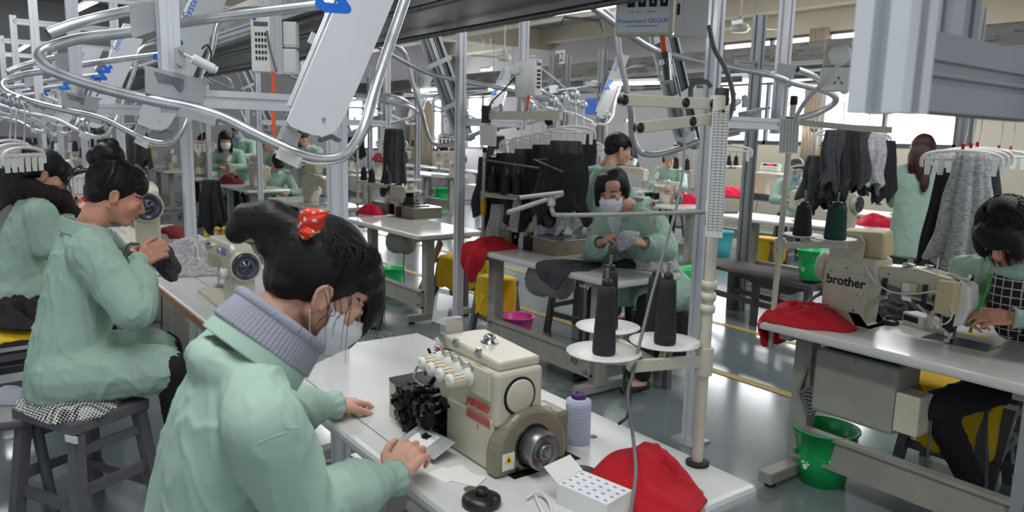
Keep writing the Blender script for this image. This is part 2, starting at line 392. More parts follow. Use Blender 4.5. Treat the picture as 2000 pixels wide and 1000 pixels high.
# floor line
lm = M['spongel']
tag(MB().bb((-16, 4.16, .001), (.6, 4.24, .004)).build('floor_line', lm), 'worn yellow aisle line beside the middle row of tables', 'floor marking', 'yellow floor lines')
tag(MB().bb((-16, 5.32, .001), (.6, 5.40, .004)).build('floor_line', lm), 'worn yellow aisle line in front of the row by the windows', 'floor marking', 'yellow floor lines')
tag(MB().bb((-.95, 1.62, .001), (3, 1.7, .004)).build('floor_line', lm), 'yellow line on the floor below the bottom right corner of the nearest table', 'floor marking', 'yellow floor lines')
# ceiling fans
def fan(p, lab, rz):
    t = thing('ceiling_fan', lab, 'fan', p, rz, 'ceiling fans')
    MB().cyl((0, 0, 0), (0, 0, ZC-p[2]), .012).build('rod', M['white'], t)
    MB().lathe((0, 0, -.1), (0, 0, 1), [(.02, 0), (.1, .01), (.13, .05), (.1, .1), (.03, .13), (.03, .2), (.0, .2)], 16).build('motor', M['white'], t)
    for k in range(3):
        b = MB(); b.T = Matrix.Rotation(2*PI*k/3, 4, 'Z'); b.prism([(.12, -.03), (.25, -.07), (.62, -.06), (.62, .06), (.25, .05), (.12, .03)], (0, 0, -.04), (1, 0, 0), (0, 1, .12), (0, 0, .008)); b.build('blade', M['white'], t)
fan(Dp(985, 108, 13), 'white three-blade ceiling fan under the cream beam left of the sign 22', .3)
fan(Dp(1445, 48, 9.5), 'white three-blade ceiling fan in front of the bright right windows', 1.1)
# fluorescent lamps
def tube_lamp(a, b, lab, r=.016, grp='fluorescent tube lamps', housing=True, wires=True):
    a, b = Vector(a), Vector(b); t = thing('tube_lamp', lab, 'lamp', a, 0, grp); d = b-a; up = Vector((0, 0, 1)); o = Vector((0, 0, 0))
    if housing:
        dn = d.normalized(); sd = dn.cross(up).normalized()*.03
        MB().prism([(-1, 0), (1, 0), (1, 1), (-1, 1)], o+up*.02, sd, up*.035, d).build('housing', M['white'], t)
    MB().cyl(o, d, r, n=10).build('tube', M['tubelamp'], t)
    if wires:
        for f in (.15, .85): q = o+d*f; MB().cyl(q, (q.x, q.y, ZC-a.z), .003, n=5).build('suspension_wire', M['cord'], t)
tube_lamp(Vp(878, 57, 2.6), Vp(1203, 7, 2.6), 'long lit fluorescent tube under the edge of the overhead trunk at the top centre', wires=False)
tube_lamp(Vp(1157, 165, 7.0), Vp(1287, 162, 7.0), 'lit fluorescent tube in front of the tilted white panel right of centre')
tube_lamp(Vp(1452, 158, 7.0), Vp(1534, 156, 7.0), 'lit fluorescent tube before the right windows')
tube_lamp(Vp(806, 177, 7.0), Vp(864, 175, 7.0), 'lit fluorescent tube crossing the tilted panel left of the middle posts')
tube_lamp(Vp(955, 172, 7.0), Vp(1008, 171, 7.0), 'lit fluorescent tube behind the keypad of the middle station')
tube_lamp(Vp(940, 137, 9.6), Vp(960, 136, 9.6), 'short looking lit fluorescent tube far behind the middle posts')
tube_lamp(Dp(71, 79, 12), Dp(21, 109, 15), 'lit fluorescent tube in the dark top left corner, lower one')
tube_lamp(Dp(195, 0, 8.5), Dp(142, 25, 9.6), 'lit fluorescent tube at the top left edge, upper one')
# sign 22
p = Vp(1094, 112, 7.0)
o = MB().box((0, 0, 0), (.2, .01, .19)).build('number_sign', M['paper']); o.location = p; tag(o, 'white card with the number 22 on an overhead post', 'sign')
text('digits', '22', .17, M['ink'], basis(Vector((0, -.007, -.005)), (1, 0, 0), (0, 0, 1)), o)

# ================= OVERHEAD CONVEYOR =================
def profile(mb, a, b, w=.06, up=(0, 0, 1), h=None, gd=.72):
    """slotted aluminium extrusion from a to b"""
    a, b = Vector(a), Vector(b); d = (b-a); dn = d.normalized(); u_ = Vector(up)
    if abs(dn.dot(u_)) > .9: u_ = Vector((0, 1, 0))
    X = dn.cross(u_).normalized(); Y = X.cross(dn).normalized(); e = w/2; k = e*.3; g = e*gd; hh = (h or w)/2; s = hh/e
    q = [(-e, -e), (-k, -e), (-k, -g), (k, -g), (k, -e), (e, -e), (e, -k), (g, -k), (g, k), (e, k), (e, e), (k, e), (k, g), (-k, g), (-k, e), (-e, e), (-e, k), (-g, k), (-g, -k), (-e, -k)]
    mb.prism([(x, y*s) for x, y in q], a, X, Y, d); return mb
VC = 2.12
def frame_thing(lab, loc, rz=0, vl=-.95, vs=-1.53, zb=1.67, zt=2.72):
    t = thing('gantry', lab, 'gantry', loc, rz, 'aluminium gantries of the overhead conveyor')
    profile(MB(), (0, vl, 0), (0, vl, zt)).build('post', M['alu'], t)
    profile(MB(), (0, vs, zb-.02), (0, vs, zt)).build('short_post', M['alu'], t)
    profile(MB(), (0, vl, zb+.03), (0, vs, zb+.03)).build('crossbar', M['alu'], t)
    profile(MB(), (0, vs-.0, zt-.06), (0, -vl*.2, zt-.06)).build('crossbar', M['alu'], t)
    MB().box((0, vl, .006), (.16, .16, .012)).build('foot_plate', M['bracket'], t)
    return t
F0 = [frame_thing('slotted aluminium gantry with short post and crossbar behind the nearest woman', (-2.7, VC, 0))]
for i in range(1, 6): F0.append(dup(F0[0], 'slotted aluminium gantry of the left row, %s beyond the nearest woman\'s' % ORD[i-1].replace(' nearest', '').replace('nearest', 'first'), (-2.7-2.3*i, VC, 0)))
for i in range(5):
    dup(F0[0], 'slotted aluminium gantry of the middle row, %s' % ['standing right of the masked woman in the centre', 'standing left of the masked woman\'s table', 'behind the empty table with the grey guard box', 'fourth back from the camera', 'farthest back'][i], (-2.48-2.33*i, VC, 0), PI)
# near blurred frame
fr = thing('gantry', 'blurred aluminium gantry with short post and thick crossbar at the top right corner', 'gantry', (-.4, .9, 0), 0, 'aluminium gantries of the overhead conveyor')
q = Dp(1742, 120, .95); zb = Dp(1742, 222, .95).z; B_ = Vector((-.4, .9, 0)); MT = Matrix.Translation(-B_)
def mbT():
    m = MB(); m.T = MT; return m
profile(mbT(), (q.x, q.y, zb), (q.x, q.y, 2.4), .07, gd=.3).build('short_post', M['alu'], fr)
v2 = Dp(2050, 800, 1.3); profile(mbT(), (q.x, q.y+.03, zb+.055), (q.x, q.y+.5, zb+.055), .06, h=.1).build('crossbar', M['alu_d'], fr); mbT().bb((q.x-.031, q.y+.04, zb+.05), (q.x+.031, q.y+.5, zb+.056)).build('groove', M['alu_d'], fr)  # darker aluminium puts the backlit shade into this crossbar and the posts below
profile(mbT(), (v2.x, v2.y, 0), (v2.x, v2.y, 2.4), .06).build('post', M['alu_d'], fr); q2 = Dp(1866, 20, 1.35); profile(mbT(), (q2.x, q2.y, q2.z-.08), (q2.x, q2.y, 2.4), .06).build('hanging_post', M['alu_d'], fr)
# trunks
def trunk(lab, u0, u1, va, vb, z0, z1):
    t = thing('conveyor_trunk', lab, 'conveyor', ((u0+u1)/2, (va+vb)/2, z0), 0, 'overhead conveyor trunks'); hl = (u1-u0)/2; hw = (vb-va)/2; hz = z1-z0
    MB().bb((-hl, -hw, 0), (hl, hw, hz)).build('duct', M['trunk'], t, bev=.008)
    for s in (-1, 1):
        profile(MB(), (-hl, s*(hw+.04), .06), (hl, s*(hw+.04), .06), .05).build('side_rail', M['alu_d'], t)
        MB().cyl((-hl, s*(hw-.12), -.035), (hl, s*(hw-.12), -.035), .016, n=8).build('drive_rail', M['zinc_d'], t)
    return t
trunk('long grey overhead conveyor trunk above the first two rows of tables', -18, .9, 1.72, 2.5, 2.23, 2.5)
trunk('dark overhead conveyor trunk above the rows near the windows', -18, 1.5, 7.7, 8.3, 2.42, 2.72)
trunk('thin farther overhead conveyor trunk by the right windows', -18, 1.5, 10.2, 10.5, 2.55, 2.75)
# hanging rails of a station : points relative to (frame u, VC)
U0 = -2.7
def rel(p): return Vector((p.x-U0, p.y-VC, p.z))
LP = [Dp(760, -15, 2.62), Dp(630, 8, 2.56), Dp(480, 27, 2.55), Dp(350, 45, 2.55), Dp(256, 63, 2.52), Dp(165, 74, 2.5), Dp(109, 88, 2.48), Dp(80, 103, 2.45), Dp(82, 122, 2.42), Dp(110, 142, 2.4), Dp(198, 172, 2.4), Dp(300, 197, 2.4), Dp(380, 213, 2.4), Dp(440, 232, 2.4), Dp(500, 262, 2.39), Dp(560, 290, 2.37), Dp(600, 305, 2.36), Dp(643, 311, 2.35), Dp(680, 298, 2.35), Dp(712, 245, 2.36)]
LP += [Up(740, 150, -2.25), Up(790, 2, -2.25), Up(838, -130, -2.25)]
LP = [rel(p) for p in LP]; LP = [Vector((LP[0].x+.02, -.35, 2.3))]+LP+[Vector((LP[-1].x, -.45, 2.32))]
OP = [rel(p) for p in (Dp(94, 66, 2.42), Dp(139, 49, 2.46), Dp(198, 33, 2.5), Dp(256, 21, 2.52))]
def zinc_loop(lab, loc, rz=0):
    t = thing('station_rail', lab, 'rail', loc, rz, 'curved tube rails of the conveyor stations')
    MB().tube(LP, .0175, 12, sub=5).build('tube', M['zinc'], t)
    o = MB(); pts = catmull(OP, 5); o.tube(pts, .0172, 12, caps=False); o.tube([p for p in pts], .0138, 12, caps=False); o.build('open_tube', M['zinc'], t)
    # channel block that holds the two tubes
    A = [rel(Dp(x, y, 2.5)) for x, y in ((252, 8), (303, 2), (303, 60), (262, 74), (256, 68))]
    m = MB(); n_ = len(A); d = Vector((-.02, .05, 0)); m._add(A+[p+d for p in A], [tuple(range(n_)), tuple(range(2*n_-1, n_-1, -1))]+[(i, (i+1) % n_, n_+(i+1) % n_, n_+i) for i in range(n_)], False); m.build('rail_block', M['bracket'], t)
    # rail clamp below the tube
    a, b = rel(Dp(352, 212, 2.39)), rel(Dp(424, 232, 2.39)); X, Y = frame(b-a); mm = MB()
    mm.prism([(-.012, -.011), (.012, -.011), (.012, .011), (-.012, .011)], a-Vector((0, 0, .012)), X, Y, b-a); mm.build('clamp_bar', M['bracket'], t)
    a, b = rel(Dp(544, 290, 2.35)), rel(Dp(588, 312, 2.35)); mm = MB(); X, Y = frame(b-a)
    mm.prism([(-.014, -.018), (.014, -.018), (.014, .018), (-.014, .018)], a-Vector((0, 0, .012)), X, Y, b-a); mm.build('stop_block', M['white'], t, bev=.003)
    mm = MB(); mm.tube([rel(Dp(x, y, 2.34)) for x, y in ((585, 312), (620, 320), (665, 314), (700, 285))], .003, 6, sub=4); mm.build('cable', M['cordw'], t)
    # angle bracket with hinge below the short post
    uu = -2.66; q = lambda x, y, u=uu: rel(Up(x, y, u))
    fl = [q(281, 127), q(412, 158), q(414, 163), q(281, 133)]; m = MB(); d = Vector((.07, -.01, 0))
    m._add(fl+[p-d for p in fl], [(3, 2, 1, 0), (4, 5, 6, 7), (0, 1, 5, 4), (1, 2, 6, 5), (2, 3, 7, 6), (3, 0, 4, 7)], False)
    pl = [q(283, 133), q(405, 160), q(392, 203), q(284, 182)]; d = Vector((.008, 0, 0)); m._add([p+d for p in pl]+[p-d for p in pl], [(3, 2, 1, 0), (4, 5, 6, 7), (0, 1, 5, 4), (1, 2, 6, 5), (2, 3, 7, 6), (3, 0, 4, 7)], False)
    m.build('angle_bracket', M['bracket'], t)
    pl = [q(300, 140), q(358, 156), q(356, 176), q(349, 180), q(338, 166), q(308, 160)]; m = MB(); d = Vector((.012, 0, 0)); k = 6
    m._add([p+d for p in pl]+[p for p in pl], [tuple(reversed(range(k))), tuple(range(k, 2*k))]+[(i, (i+1) % k, k+(i+1) % k, k+i) for i in range(k)], False); m.build('recess_shade', M['zinc_d'], t)  # dark decal paints the shade of the bracket's recess
    pl = [q(336, 96), q(346, 92), q(355, 97), q(357, 137), q(334, 133)]; m = MB(); d = Vector((.035, 0, 0)); k = 5
    m._add([p+d*1.3 for p in pl]+[p+d for p in pl], [tuple(reversed(range(k))), tuple(range(k, 2*k))]+[(i, (i+1) % k, k+(i+1) % k, k+i) for i in range(k)], False); m.build('hinge_plate', M['bracket'], t)
    for x, y in ((346, 100), (343, 126)):
        p = q(x, y)+Vector((.045, 0, 0)); MB().cyl(p, p+Vector((.012, 0, 0)), .007, n=8).build('bolt', M['steel'], t)
    a, b = q(368, 116)+Vector((.05, 0, 0)), q(408, 136)+Vector((.05, 0, 0)); m = MB(); m.cyl(a, b, .0165, n=12); dn = (b-a).normalized(); m.cyl(b, b+dn*.012, .013, n=10); m.cyl(a-dn*.03, a, .005, n=8); m.build('air_cylinder', M['plate'], t)
    m = MB(); m.tube([q(386, 98)+Vector((.05, 0, 0)), q(396, 90)+Vector((.05, 0, 0)), q(404, 104)+Vector((.05, 0, 0)), q(402, 132)+Vector((.05, 0, 0)), q(392, 150)+Vector((.04, 0, 0))], .0032, 6, sub=5); m.build('air_hose', M['black'], t)
    return t
def lift_arm(lab, loc, rz=0):
    t = thing('lift_arm', lab, 'conveyor arm', loc, rz, 'tilted lift arms of the conveyor'); u = -2.25; q = lambda x, y: Up(x, y, u)
    A = [(660, 0), (600, 142), (560, 237), (566, 247), (590, 257), (612, 264), (633, 266), (650, 259), (662, 245), (674, 222), (700, 165), (768, 0)]
    pl = [rel(q(x, y)) for x, y in A]; dirv = (pl[0]-pl[2]).normalized(); top0 = pl[0]+dirv*(2.42-pl[0].z)/dirv.z; top1 = pl[-1]+dirv*(2.42-pl[-1].z)/dirv.z
    pl = [top0]+pl[1:-1]+[top1]; k = len(pl); m = MB(); d = Vector((.006, 0, 0))
    m._add([p+d for p in pl]+[p-d for p in pl], [tuple(reversed(range(k))), tuple(range(k, 2*k))]+[(i, (i+1) % k, k+(i+1) % k, k+i) for i in range(k)], False)
    m.build('side_panel', M['plate'], t)
    # back guides
    wdir = Vector((0, dirv.z, -dirv.y)); base = pl[2]+Vector((-.03, 0, 0)); L = 2.42-base.z
    for i, wo in enumerate((.01, .045, .085, .125)):
        profile(MB(), base+wdir*wo+dirv*.05, base+wdir*wo+dirv*(L/dirv.z), .022 if i % 2 else .03).build('guide_profile', M['alu_d'] if i % 2 else M['alu'], t)
    MB().tube([base+wdir*.03-dirv*.0+Vector((-.025, 0, 0)), base+wdir*.03+dirv*(L/dirv.z)+Vector((-.025, 0, 0))], .006, 6).build('belt', M['black'], t)
    for f in (.33, .72):
        c = base+dirv*(L/dirv.z*f)+wdir*.08; m = MB(); m.prism([(-.09, -.018), (.14, -.018), (.14, .018), (-.09, .018)], c+Vector((-.055, 0, 0)), wdir, dirv, Vector((.006, 0, 0))); m.build('strap', M['plate'], t)
    m = MB(); p = rel(q(630, 233)); m.cyl(p+Vector((.005, 0, 0)), p+Vector((.012, 0, 0)), .006, n=12); m.build('screw', M['steel'], t)
    # catch under the tip and side plate
    m = MB(); c = [rel(q(x, y)) for x, y in ((627, 272), (636, 268), (650, 262), (668, 273), (664, 278), (650, 270), (640, 274), (630, 278))]; k = 8
    m._add([p+Vector((-.002, 0, 0)) for p in c]+[p-Vector((.03, 0, 0)) for p in c], [tuple(reversed(range(k))), tuple(range(k, 2*k))]+[(i, (i+1) % k, k+(i+1) % k, k+i) for i in range(k)], False); m.build('catch', M['zinc_d'], t)
    c = [rel(q(x, y))-Vector((.012, 0, 0)) for x, y in ((562, 245), (592, 262), (582, 288), (552, 272))]; m = MB(); k = 4
    m._add(c+[p-Vector((.04, 0, 0)) for p in c], [(3, 2, 1, 0), (4, 5, 6, 7)]+[(i, (i+1) % k, k+(i+1) % k, k+i) for i in range(k)], False); m.build('end_stop', M['bracket'], t)
    # printed mark: dot, zigzag, dot and the word running up the panel
    uB = u-2*2.3; qB = lambda x, y: rel(Vector((u+.0065, Up(x, y, uB).y-.03, Up(x, y, uB).z-.07)))
    S_ = 1/4.346; zz = [(840, 158), (925, 158), (868, 98), (955, 98), (905, 42)]; zz = [qB(x*S_, 100+y*S_) for x, y in zz]
    m = MB(); m.tube(catmull(zz, 1), .011, 8, flat=.06) if 0 else None
    Xv = Vector((0, 1, 0)); Zv = Vector((0, 0, 1))
    def seg(a, b, r):
        d = (b-a); nrm = Vector((0, -d.z, d.y)).normalized()*r; P = [a-nrm, b-nrm, b+nrm, a+nrm]; m._add(P, [(0, 1, 2, 3)], False)
        for c in (a, b): m._add([c+(Xv*math.cos(t_)+Zv*math.sin(t_))*r for t_ in [2*PI*j/12 for j in range(12)]], [tuple(range(12))], False)
    for i in range(4): seg(zz[i], zz[i+1], .0145)
    for x, y in ((820, 147), (967, 62)):
        c = qB(x*S_, 100+y*S_); m._add([c+(Xv*math.cos(t_)+Zv*math.sin(t_))*.017 for t_ in [2*PI*j/12 for j in range(12)]], [tuple(range(12))], False)
    m.build('printed_mark', M['blue'], t)
    a = qB(225, 95)+Vector((0, .02, .05)); text('word', 'System', .062, M['blue'], basis(a+Vector((.0005, 0, 0)), dirv, -wdir), t, .0002, .25, 0, 'LEFT')
    return t
R0 = zinc_loop('shiny curved tube rail sweeping over the nearest woman at the left', (U0, VC, 0)); A0 = lift_arm('large tilted white lift arm with blue print above the nearest woman', (U0, VC, 0))
for i in range(1, 5):
    dup(R0, 'shiny curved tube rail of the left row, %s one beyond the nearest' % ['first', 'second', 'third', 'farthest'][i-1], (U0-2.3*i, VC, 0))
    dup(A0, 'tilted white lift arm with blue zigzag print, %s beyond the largest' % ['first', 'second', 'third', 'farthest'][i-1], (U0-2.3*i, VC, 0))
for i in range(4):
    dup(R0, 'curved tube rail of the middle row, %s' % ['nearest, bending by the white socket box', 'carrying wheels and hangers', 'third back from the camera', 'farthest back'][i], (-2.56-2.33*i, VC-.08, 0), PI)
    dup(A0, 'tilted lift arm of the middle row, %s' % ['behind the white stand arms', 'the one left of the middle posts', 'third back', 'farthest back'][i], (-2.42-2.33*i, VC, 0), PI)
for i, uu in enumerate((-7.25, -9.8, -12.3)):
    a = dup(A0, 'tilted white lift arm on the far conveyor, %s' % ['rightmost', 'middle one', 'leftmost'][i], (uu-.45, VC+5.9, .27)); r = dup(R0, 'curved tube rail on the far conveyor, %s' % ['rightmost', 'middle one', 'leftmost'][i], (uu-.45, VC+5.9, .27))
# far posts of the second conveyor
pr = thing('support_post', 'grey aluminium post of the far conveyor under the sign 22', 'post', (Vp(1104, 200, 7.05).x, 7.05, 0), 0, 'posts of the far conveyor'); profile(MB(), (0, 0, 0), (0, 0, 2.75), .09).build('post', M['alu_d'], pr)
profile(MB(), (0, -.3, 2.3), (0, .75, 2.3), .06).build('crossbar', M['alu_d'], pr)
for x, l in ((1170, 'beside the rightmost far lift arm'), (1465, 'between the thread stands at the right windows'), (1075, 'just left of the sign 22'), (723, 'left of the middle'), (815, 'behind the cylinder machine'), (1880, 'behind the hangers at the right edge')):
    vv = 6.9 if x != 1465 else 6.0
    dup(pr, 'grey aluminium post of the far conveyor %s' % l, (Vp(x, 300, vv).x, vv, 0))
# ================= TABLES =================
def table(lab, loc, rz=0, L=1.55, W=.62, top='table', group='sewing tables', poly=None, mark=None, tr=True, legx=None, t=None):
    """front (operator) edge is local -y, origin on the floor under the middle"""
    t = thing('sewing_table', lab, 'table', loc, rz, group); h = .78; LY = .13 if abs(rz-PI) < .01 else 0
    pl = poly or [(-L/2, -W/2), (L/2, -W/2), (L/2, W/2), (-L/2, W/2)]
    MB().prism(pl, (0, 0, h-.042), (1, 0, 0), (0, 1, 0), (0, 0, .042)).build('tabletop', M[top], t, bev=.014)
    lx = legx or (-L/2+.28, L/2-.2)
    for x in lx:
        MB().bb((x-.045, -.03+LY, .06), (x+.045, .05+LY, h-.06)).build('leg', M['tleg'], t, bev=.006)
        MB().bb((x-.035, -W/2+.03, .02), (x+.035, W/2+.02, .075)).build('foot', M['tleg'], t, bev=.005)
        for y in (-W/2+.07, W/2-.03): MB().cyl((x, y, 0), (x, y, .022), .026, n=10).build('foot_pad', M['black'], t)
        MB().bb((x-.03, -W/2+.05, h-.075), (x+.03, W/2-.05, h-.042)).build('top_bracket', M['tleg'], t)
    b = MB().bb((lx[0], .05+LY, .12), (lx[1], .075+LY, .27)); b.bb((lx[0], .045+LY, .255), (lx[1], .09+LY, .272)); b.bb((lx[0], .045+LY, .118), (lx[1], .09+LY, .132)); b = b.build('stretcher', M['tleg'], t)
    m = MB()
    for x in (lx[0]+.03, lx[1]-.03):
        for z in (.15, .24): MB().cyl((x, .07+LY, z), (x, .1+LY, z), .011, n=8).build('bolt', M['steel'], b)
    if tr:
        m = MB(); m.bb((-.17, -.12, .07), (.17, .04, .085)); m.build('treadle', M['tleg'], t, bev=.004)
        MB().tube([(.12, .0, .09), (.1, .02, .4), (.06, .02, h-.05)], .005, 6).build('treadle_rod', M['black'], t)
    if mark: text('marker_writing', mark, .062, M['ink'], basis(Vector((lx[0]+.13, .0925+LY, .2)), (-1, 0, 0), (0, 0, 1)), t)
    return t
def motor(t, x, y, z, s=1):
    """round clutch motor hung under the table"""
    a = MB().bb((x-.05*s, y-.04, z+.07*s), (x+.03*s, y+.04, .74)).build('motor_bracket', M['grey_en'], t)
    m = MB().lathe((x-.16*s, y, z), (1, 0, 0), [(.03, -.02), (.07*s, 0), (.09*s, .02), (.09*s, .17*s), (.105*s, .18*s), (.105*s, .23*s), (.06*s, .245*s), (0, .245*s)], 22).build('motor', M['grey_en'], t)
    f = MB()
    for k in range(18):
        a_ = 2*PI*k/18; X = Vector((0, math.cos(a_), math.sin(a_))); f.box(Vector((x-.16*s+.24*s, y, z))+X*.08*s, (.012, .006, .036*s), Matrix.Rotation(a_-PI/2, 3, 'X'))
    f.build('vents', M['black'], m); return m
# ================= SEWING MACHINES =================
def overlock(lab, loc, rz=0, detail=True, mark='yamato'):
    t = thing('overlock_machine', lab, 'sewing machine', loc, rz, 'overlock machines')
    m = MB(); m.bb((-.02, -.105, 0), (.2, .1, .14)); m.prism([(-.1, 0), (.1, 0), (.1, .12), (.06, .16), (-.02, .17), (-.1, .14)], (.0, 0, 0), (0, 1, 0), (0, 0, 1), (.18, 0, 0)); m.build('base_body', M['cream'], t, bev=.008)
    m = MB(); m.prism([(-.06, .12), (.215, .12), (.215, .262), (-.02, .262), (-.1, .25), (-.1, .2)], (0, -.1, 0), (1, 0, 0), (0, 0, 1), (0, .15, 0)); m.build('upper_body', M['cream'], t, bev=.01)
    m = MB(); m.prism([(-.13, .235), (-.11, .285), (-.05, .3), (.2, .285), (.2, .262), (-.04, .262)], (0, -.085, 0), (1, 0, 0), (0, 0, 1), (0, .135, 0)); m.build('top_cover', M['cream'], t, bev=.006)
    MB().lathe((.05, -.01, .29), (0, 0, 1), [(.026, 0), (.026, .006), (.017, .008), (.017, .02), (.012, .026), (0, .027)], 18).build('oil_window', M['steel'], t)
    m = MB(); m.cyl((.214, -.028, .195), (.219, -.028, .195), .05, n=26); m.build('round_recess', M['blackm'], t); MB().lathe((.215, -.028, .195), (1, 0, 0), [(.044, 0), (.044, .006), (.04, .008), (0, .008)], 26).build('round_cover', M['cream'], t)
    # belt cover and hand wheel
    arc = [(.0+.118*math.cos(a), .045+.118*math.sin(a)) for a in [PI*k/16 for k in range(17)]]; arc = [(p, max(q, 0)) for p, q in arc]; arc = [(.118, -.0)]+arc+[(-.118, 0)]
    MB().prism(arc, (.19, -.0, 0), (0, 1, 0), (0, 0, 1), (.052, 0, 0)).build('belt_cover', M['khaki'], t, bev=.012)
    MB().bb((.1, .1, 0), (.215, .15, .12)).build('rear_cover', M['khaki'], t, bev=.01)
    w_ = MB(); w_.lathe((.24, -.0, .065), (1, 0, 0), [(.058, -.002), (.058, .004), (.05, .004), (0, .004)], 28); w_.build('wheel_well', M['blackm'], t)
    MB().lathe((.243, 0, .065), (1, 0, 0), [(.04, 0), (.05, .004), (.05, .05), (.044, .055), (.04, .045), (.02, .03), (.02, .05), (.0205, .058), (.014, .058), (.012, .04), (0, .04)], 28).build('hand_wheel', M['wheel'], t)
    if detail:
        lb = MB().bb((.241, -.098, .018), (.2435, -.06, .062)).build('warning_label', M['paper'], t)
        MB().prism([(-.014, -.01), (.014, -.01), (0, .014)], (.2438, -.079, .046), (0, 1, 0), (0, 0, 1), (.0006, 0, 0)).build('warning_triangle', mat('yellow warning print', (236, 200, 30), .5), lb)
        MB().prism([(-.005, -.006), (.005, -.006), (0, .006)], (.2444, -.079, .046), (0, 1, 0), (0, 0, 1), (.0006, 0, 0)).build('warning_symbol', M['ink'], lb)
        for y, z in ((-.05, .012), (.1, .1), (.1, .075), (.1, .05)): MB().cyl((.24 if y < 0 else .214, y, z), (.245 if y < 0 else .219, y, z), .006, n=10).build('screw', M['blackm'], t)
    # tension knobs on a rail
    MB().prism([(-.09, .2), (.19, .185), (.19, .262), (-.05, .262)], (0, -.108, 0), (1, 0, 0), (0, 0, 1), (0, .01, 0)).build('front_plate', M['cream'], t, bev=.003)
    for i, x in enumerate((-.045, .003, .05, .1)):
        z = .236-.003*i; k = MB(); k.lathe((x, -.108, z), (0, -1, 0), [(.024, 0), (.024, .006), (.008, .01), (.02, .016), (.02, .04), (.017, .066), (.008, .068), (0, .066)], 20, sharp=False)
        kn = k.build('tension_knob', M['white'], t); r_ = MB()
        for j in range(14):
            a = 2*PI*j/14; r_.box((x+.0195*math.cos(a), -.15, z+.0195*math.sin(a)), (.0035, .032, .0035))
        r_.build('ribs', M['beige'], kn)
        h = MB(); h.tube([(x+.012, -.108, z+.02), (x+.02, -.12, z+.04), (x+.01, -.13, z+.045)], .0035, 6, sub=3); h.build('thread_hook', M['steel'], kn)
    text('printed_name', mark, .036, M['redink'], basis(Vector((.135, -.1065, .165)), (1, 0, 0), (0, 0, 1)), t, .0005, .3, .0012)
    m = MB()
    for j in range(4): m.bb((.085, -.1065, .136-.006*j), (.195, -.1055, .139-.006*j))
    m.build('printed_stripes', M['redink'], t)
    m = MB(); m.bb((-.09, -.1, .205), (-.055, -.093, .285)); m.build('maker_label', M['paper'], t); m = MB(); m.bb((-.085, -.1005, .225), (-.062, -.1, .27)); m.build('red_mark', M['redink'], t)
    # needle head, presser and looper works
    m = MB(); random.seed(5)
    m.bb((-.15, -.08, .02), (-.01, .05, .1)); m.bb((-.1, -.06, .1), (-.04, .03, .24))
    for i in range(120):
        c = (random.uniform(-.24, .0), random.uniform(-.17, .0), random.uniform(.01, .12)); d = [random.uniform(.005, .024)*(2.2 if _ == i % 3 else 1) for _ in range(3)]; m.box(c, d, Matrix.Rotation(random.uniform(-.5, .5), 3, random.choice('XYZ')))
    for i in range(10):
        c = Vector((random.uniform(-.13, -.04), random.uniform(-.11, -.04), random.uniform(.12, .25))); m.cyl(c, c+Vector((random.uniform(-.03, .03), random.uniform(-.02, .02), random.uniform(.01, .04))), random.uniform(.003, .009), n=8)
    m.build('looper_works', M['blackm'], t, bev=.0015)
    m = MB(); m.tube([(-.1, -.13, .15), (-.12, -.15, .17), (-.13, -.13, .2), (-.1, -.12, .19)], .004, 8, sub=4); m.cyl((-.07, -.07, .09), (-.07, -.07, .22), .006); m.bb((-.09, -.08, .105), (-.05, -.045, .112)); m.bb((-.14, -.12, .015), (-.09, -.1, .08))
    m.build('presser_and_bars', M['steel'], t, bev=.001)
    MB().bb((-.13, -.125, .01), (-.085, -.108, .085)).build('side_casting', M['cream'], t, bev=.003)
    m = MB(); m.prism([(-.3, -.14), (-.155, -.14), (-.155, -.09), (-.13, -.07), (-.13, .06), (-.3, .06)], (0, 0, .108), (1, 0, 0), (0, 1, 0), (0, 0, .014)); m.build('cloth_plate', M['steel_d'], t, bev=.004)
    m = MB(); m.bb((-.298, -.138, 0), (-.29, .058, .108)); m.bb((-.298, .05, 0), (-.13, .058, .108)); m.bb((-.298, -.138, .0), (-.26, -.13, .108)); m.build('plate_skirt', M['cream'], t)
    m = MB(); m.T = TR((-.0, -.175, .03), .12, .35); m.bb((-.09, -.04, -.004), (.075, .04, .0)); m.build('open_front_cover', M['bracket'], t, bev=.002)
    m = MB(); m.T = TR((-.0, -.175, .03), .12, .35); m.bb((-.06, -.03, .0005), (.02, .03, .0015)); m.build('instruction_label', M['paper'], t)
    # thread guides on the top edge and eye guard
    m = MB(); m.tube([(-.07, -.095, .302), (.13, -.1, .296)], .0012, 5)
    for x in (-.05, .02, .13): m.bb((x-.008, -.105, .285), (x+.008, -.095, .31)); m.cyl((x, -.1, .298), (x, -.112, .298), .006, n=8)
    m.bb((-.13, -.06, .285), (-.1, -.0, .33)); m.build('thread_guides', M['steel'], t, bev=.001)
    g = MB(); g.T = TR((-.11, -.07, .37), .1, -.2); g.prism([(-.03, -.05), (.03, -.05), (.035, .02), (.02, .05), (-.02, .05), (-.035, .02)], (0, 0, 0), (1, 0, 0), (0, 0, 1), (0, .003, 0)); g.build('eye_guard', M['clear'], t)
    return t
def overlock_back_box(t):
    """boxed cloth plate with khaki skirt seen on machines turned away"""
    MB().bb((-.42, -.2, 0), (-.13, .11, .1)).build('skirt_box', M['khaki'], t, bev=.005)
    MB().bb((-.425, -.205, .1), (-.12, .115, .112)).build('boxed_cloth_plate', M['steel'], t, bev=.003)
    m = MB(); m.bb((-.15, .1, 0), (-.06, .125, .1)); m.build('dark_slot', M['black'], t)
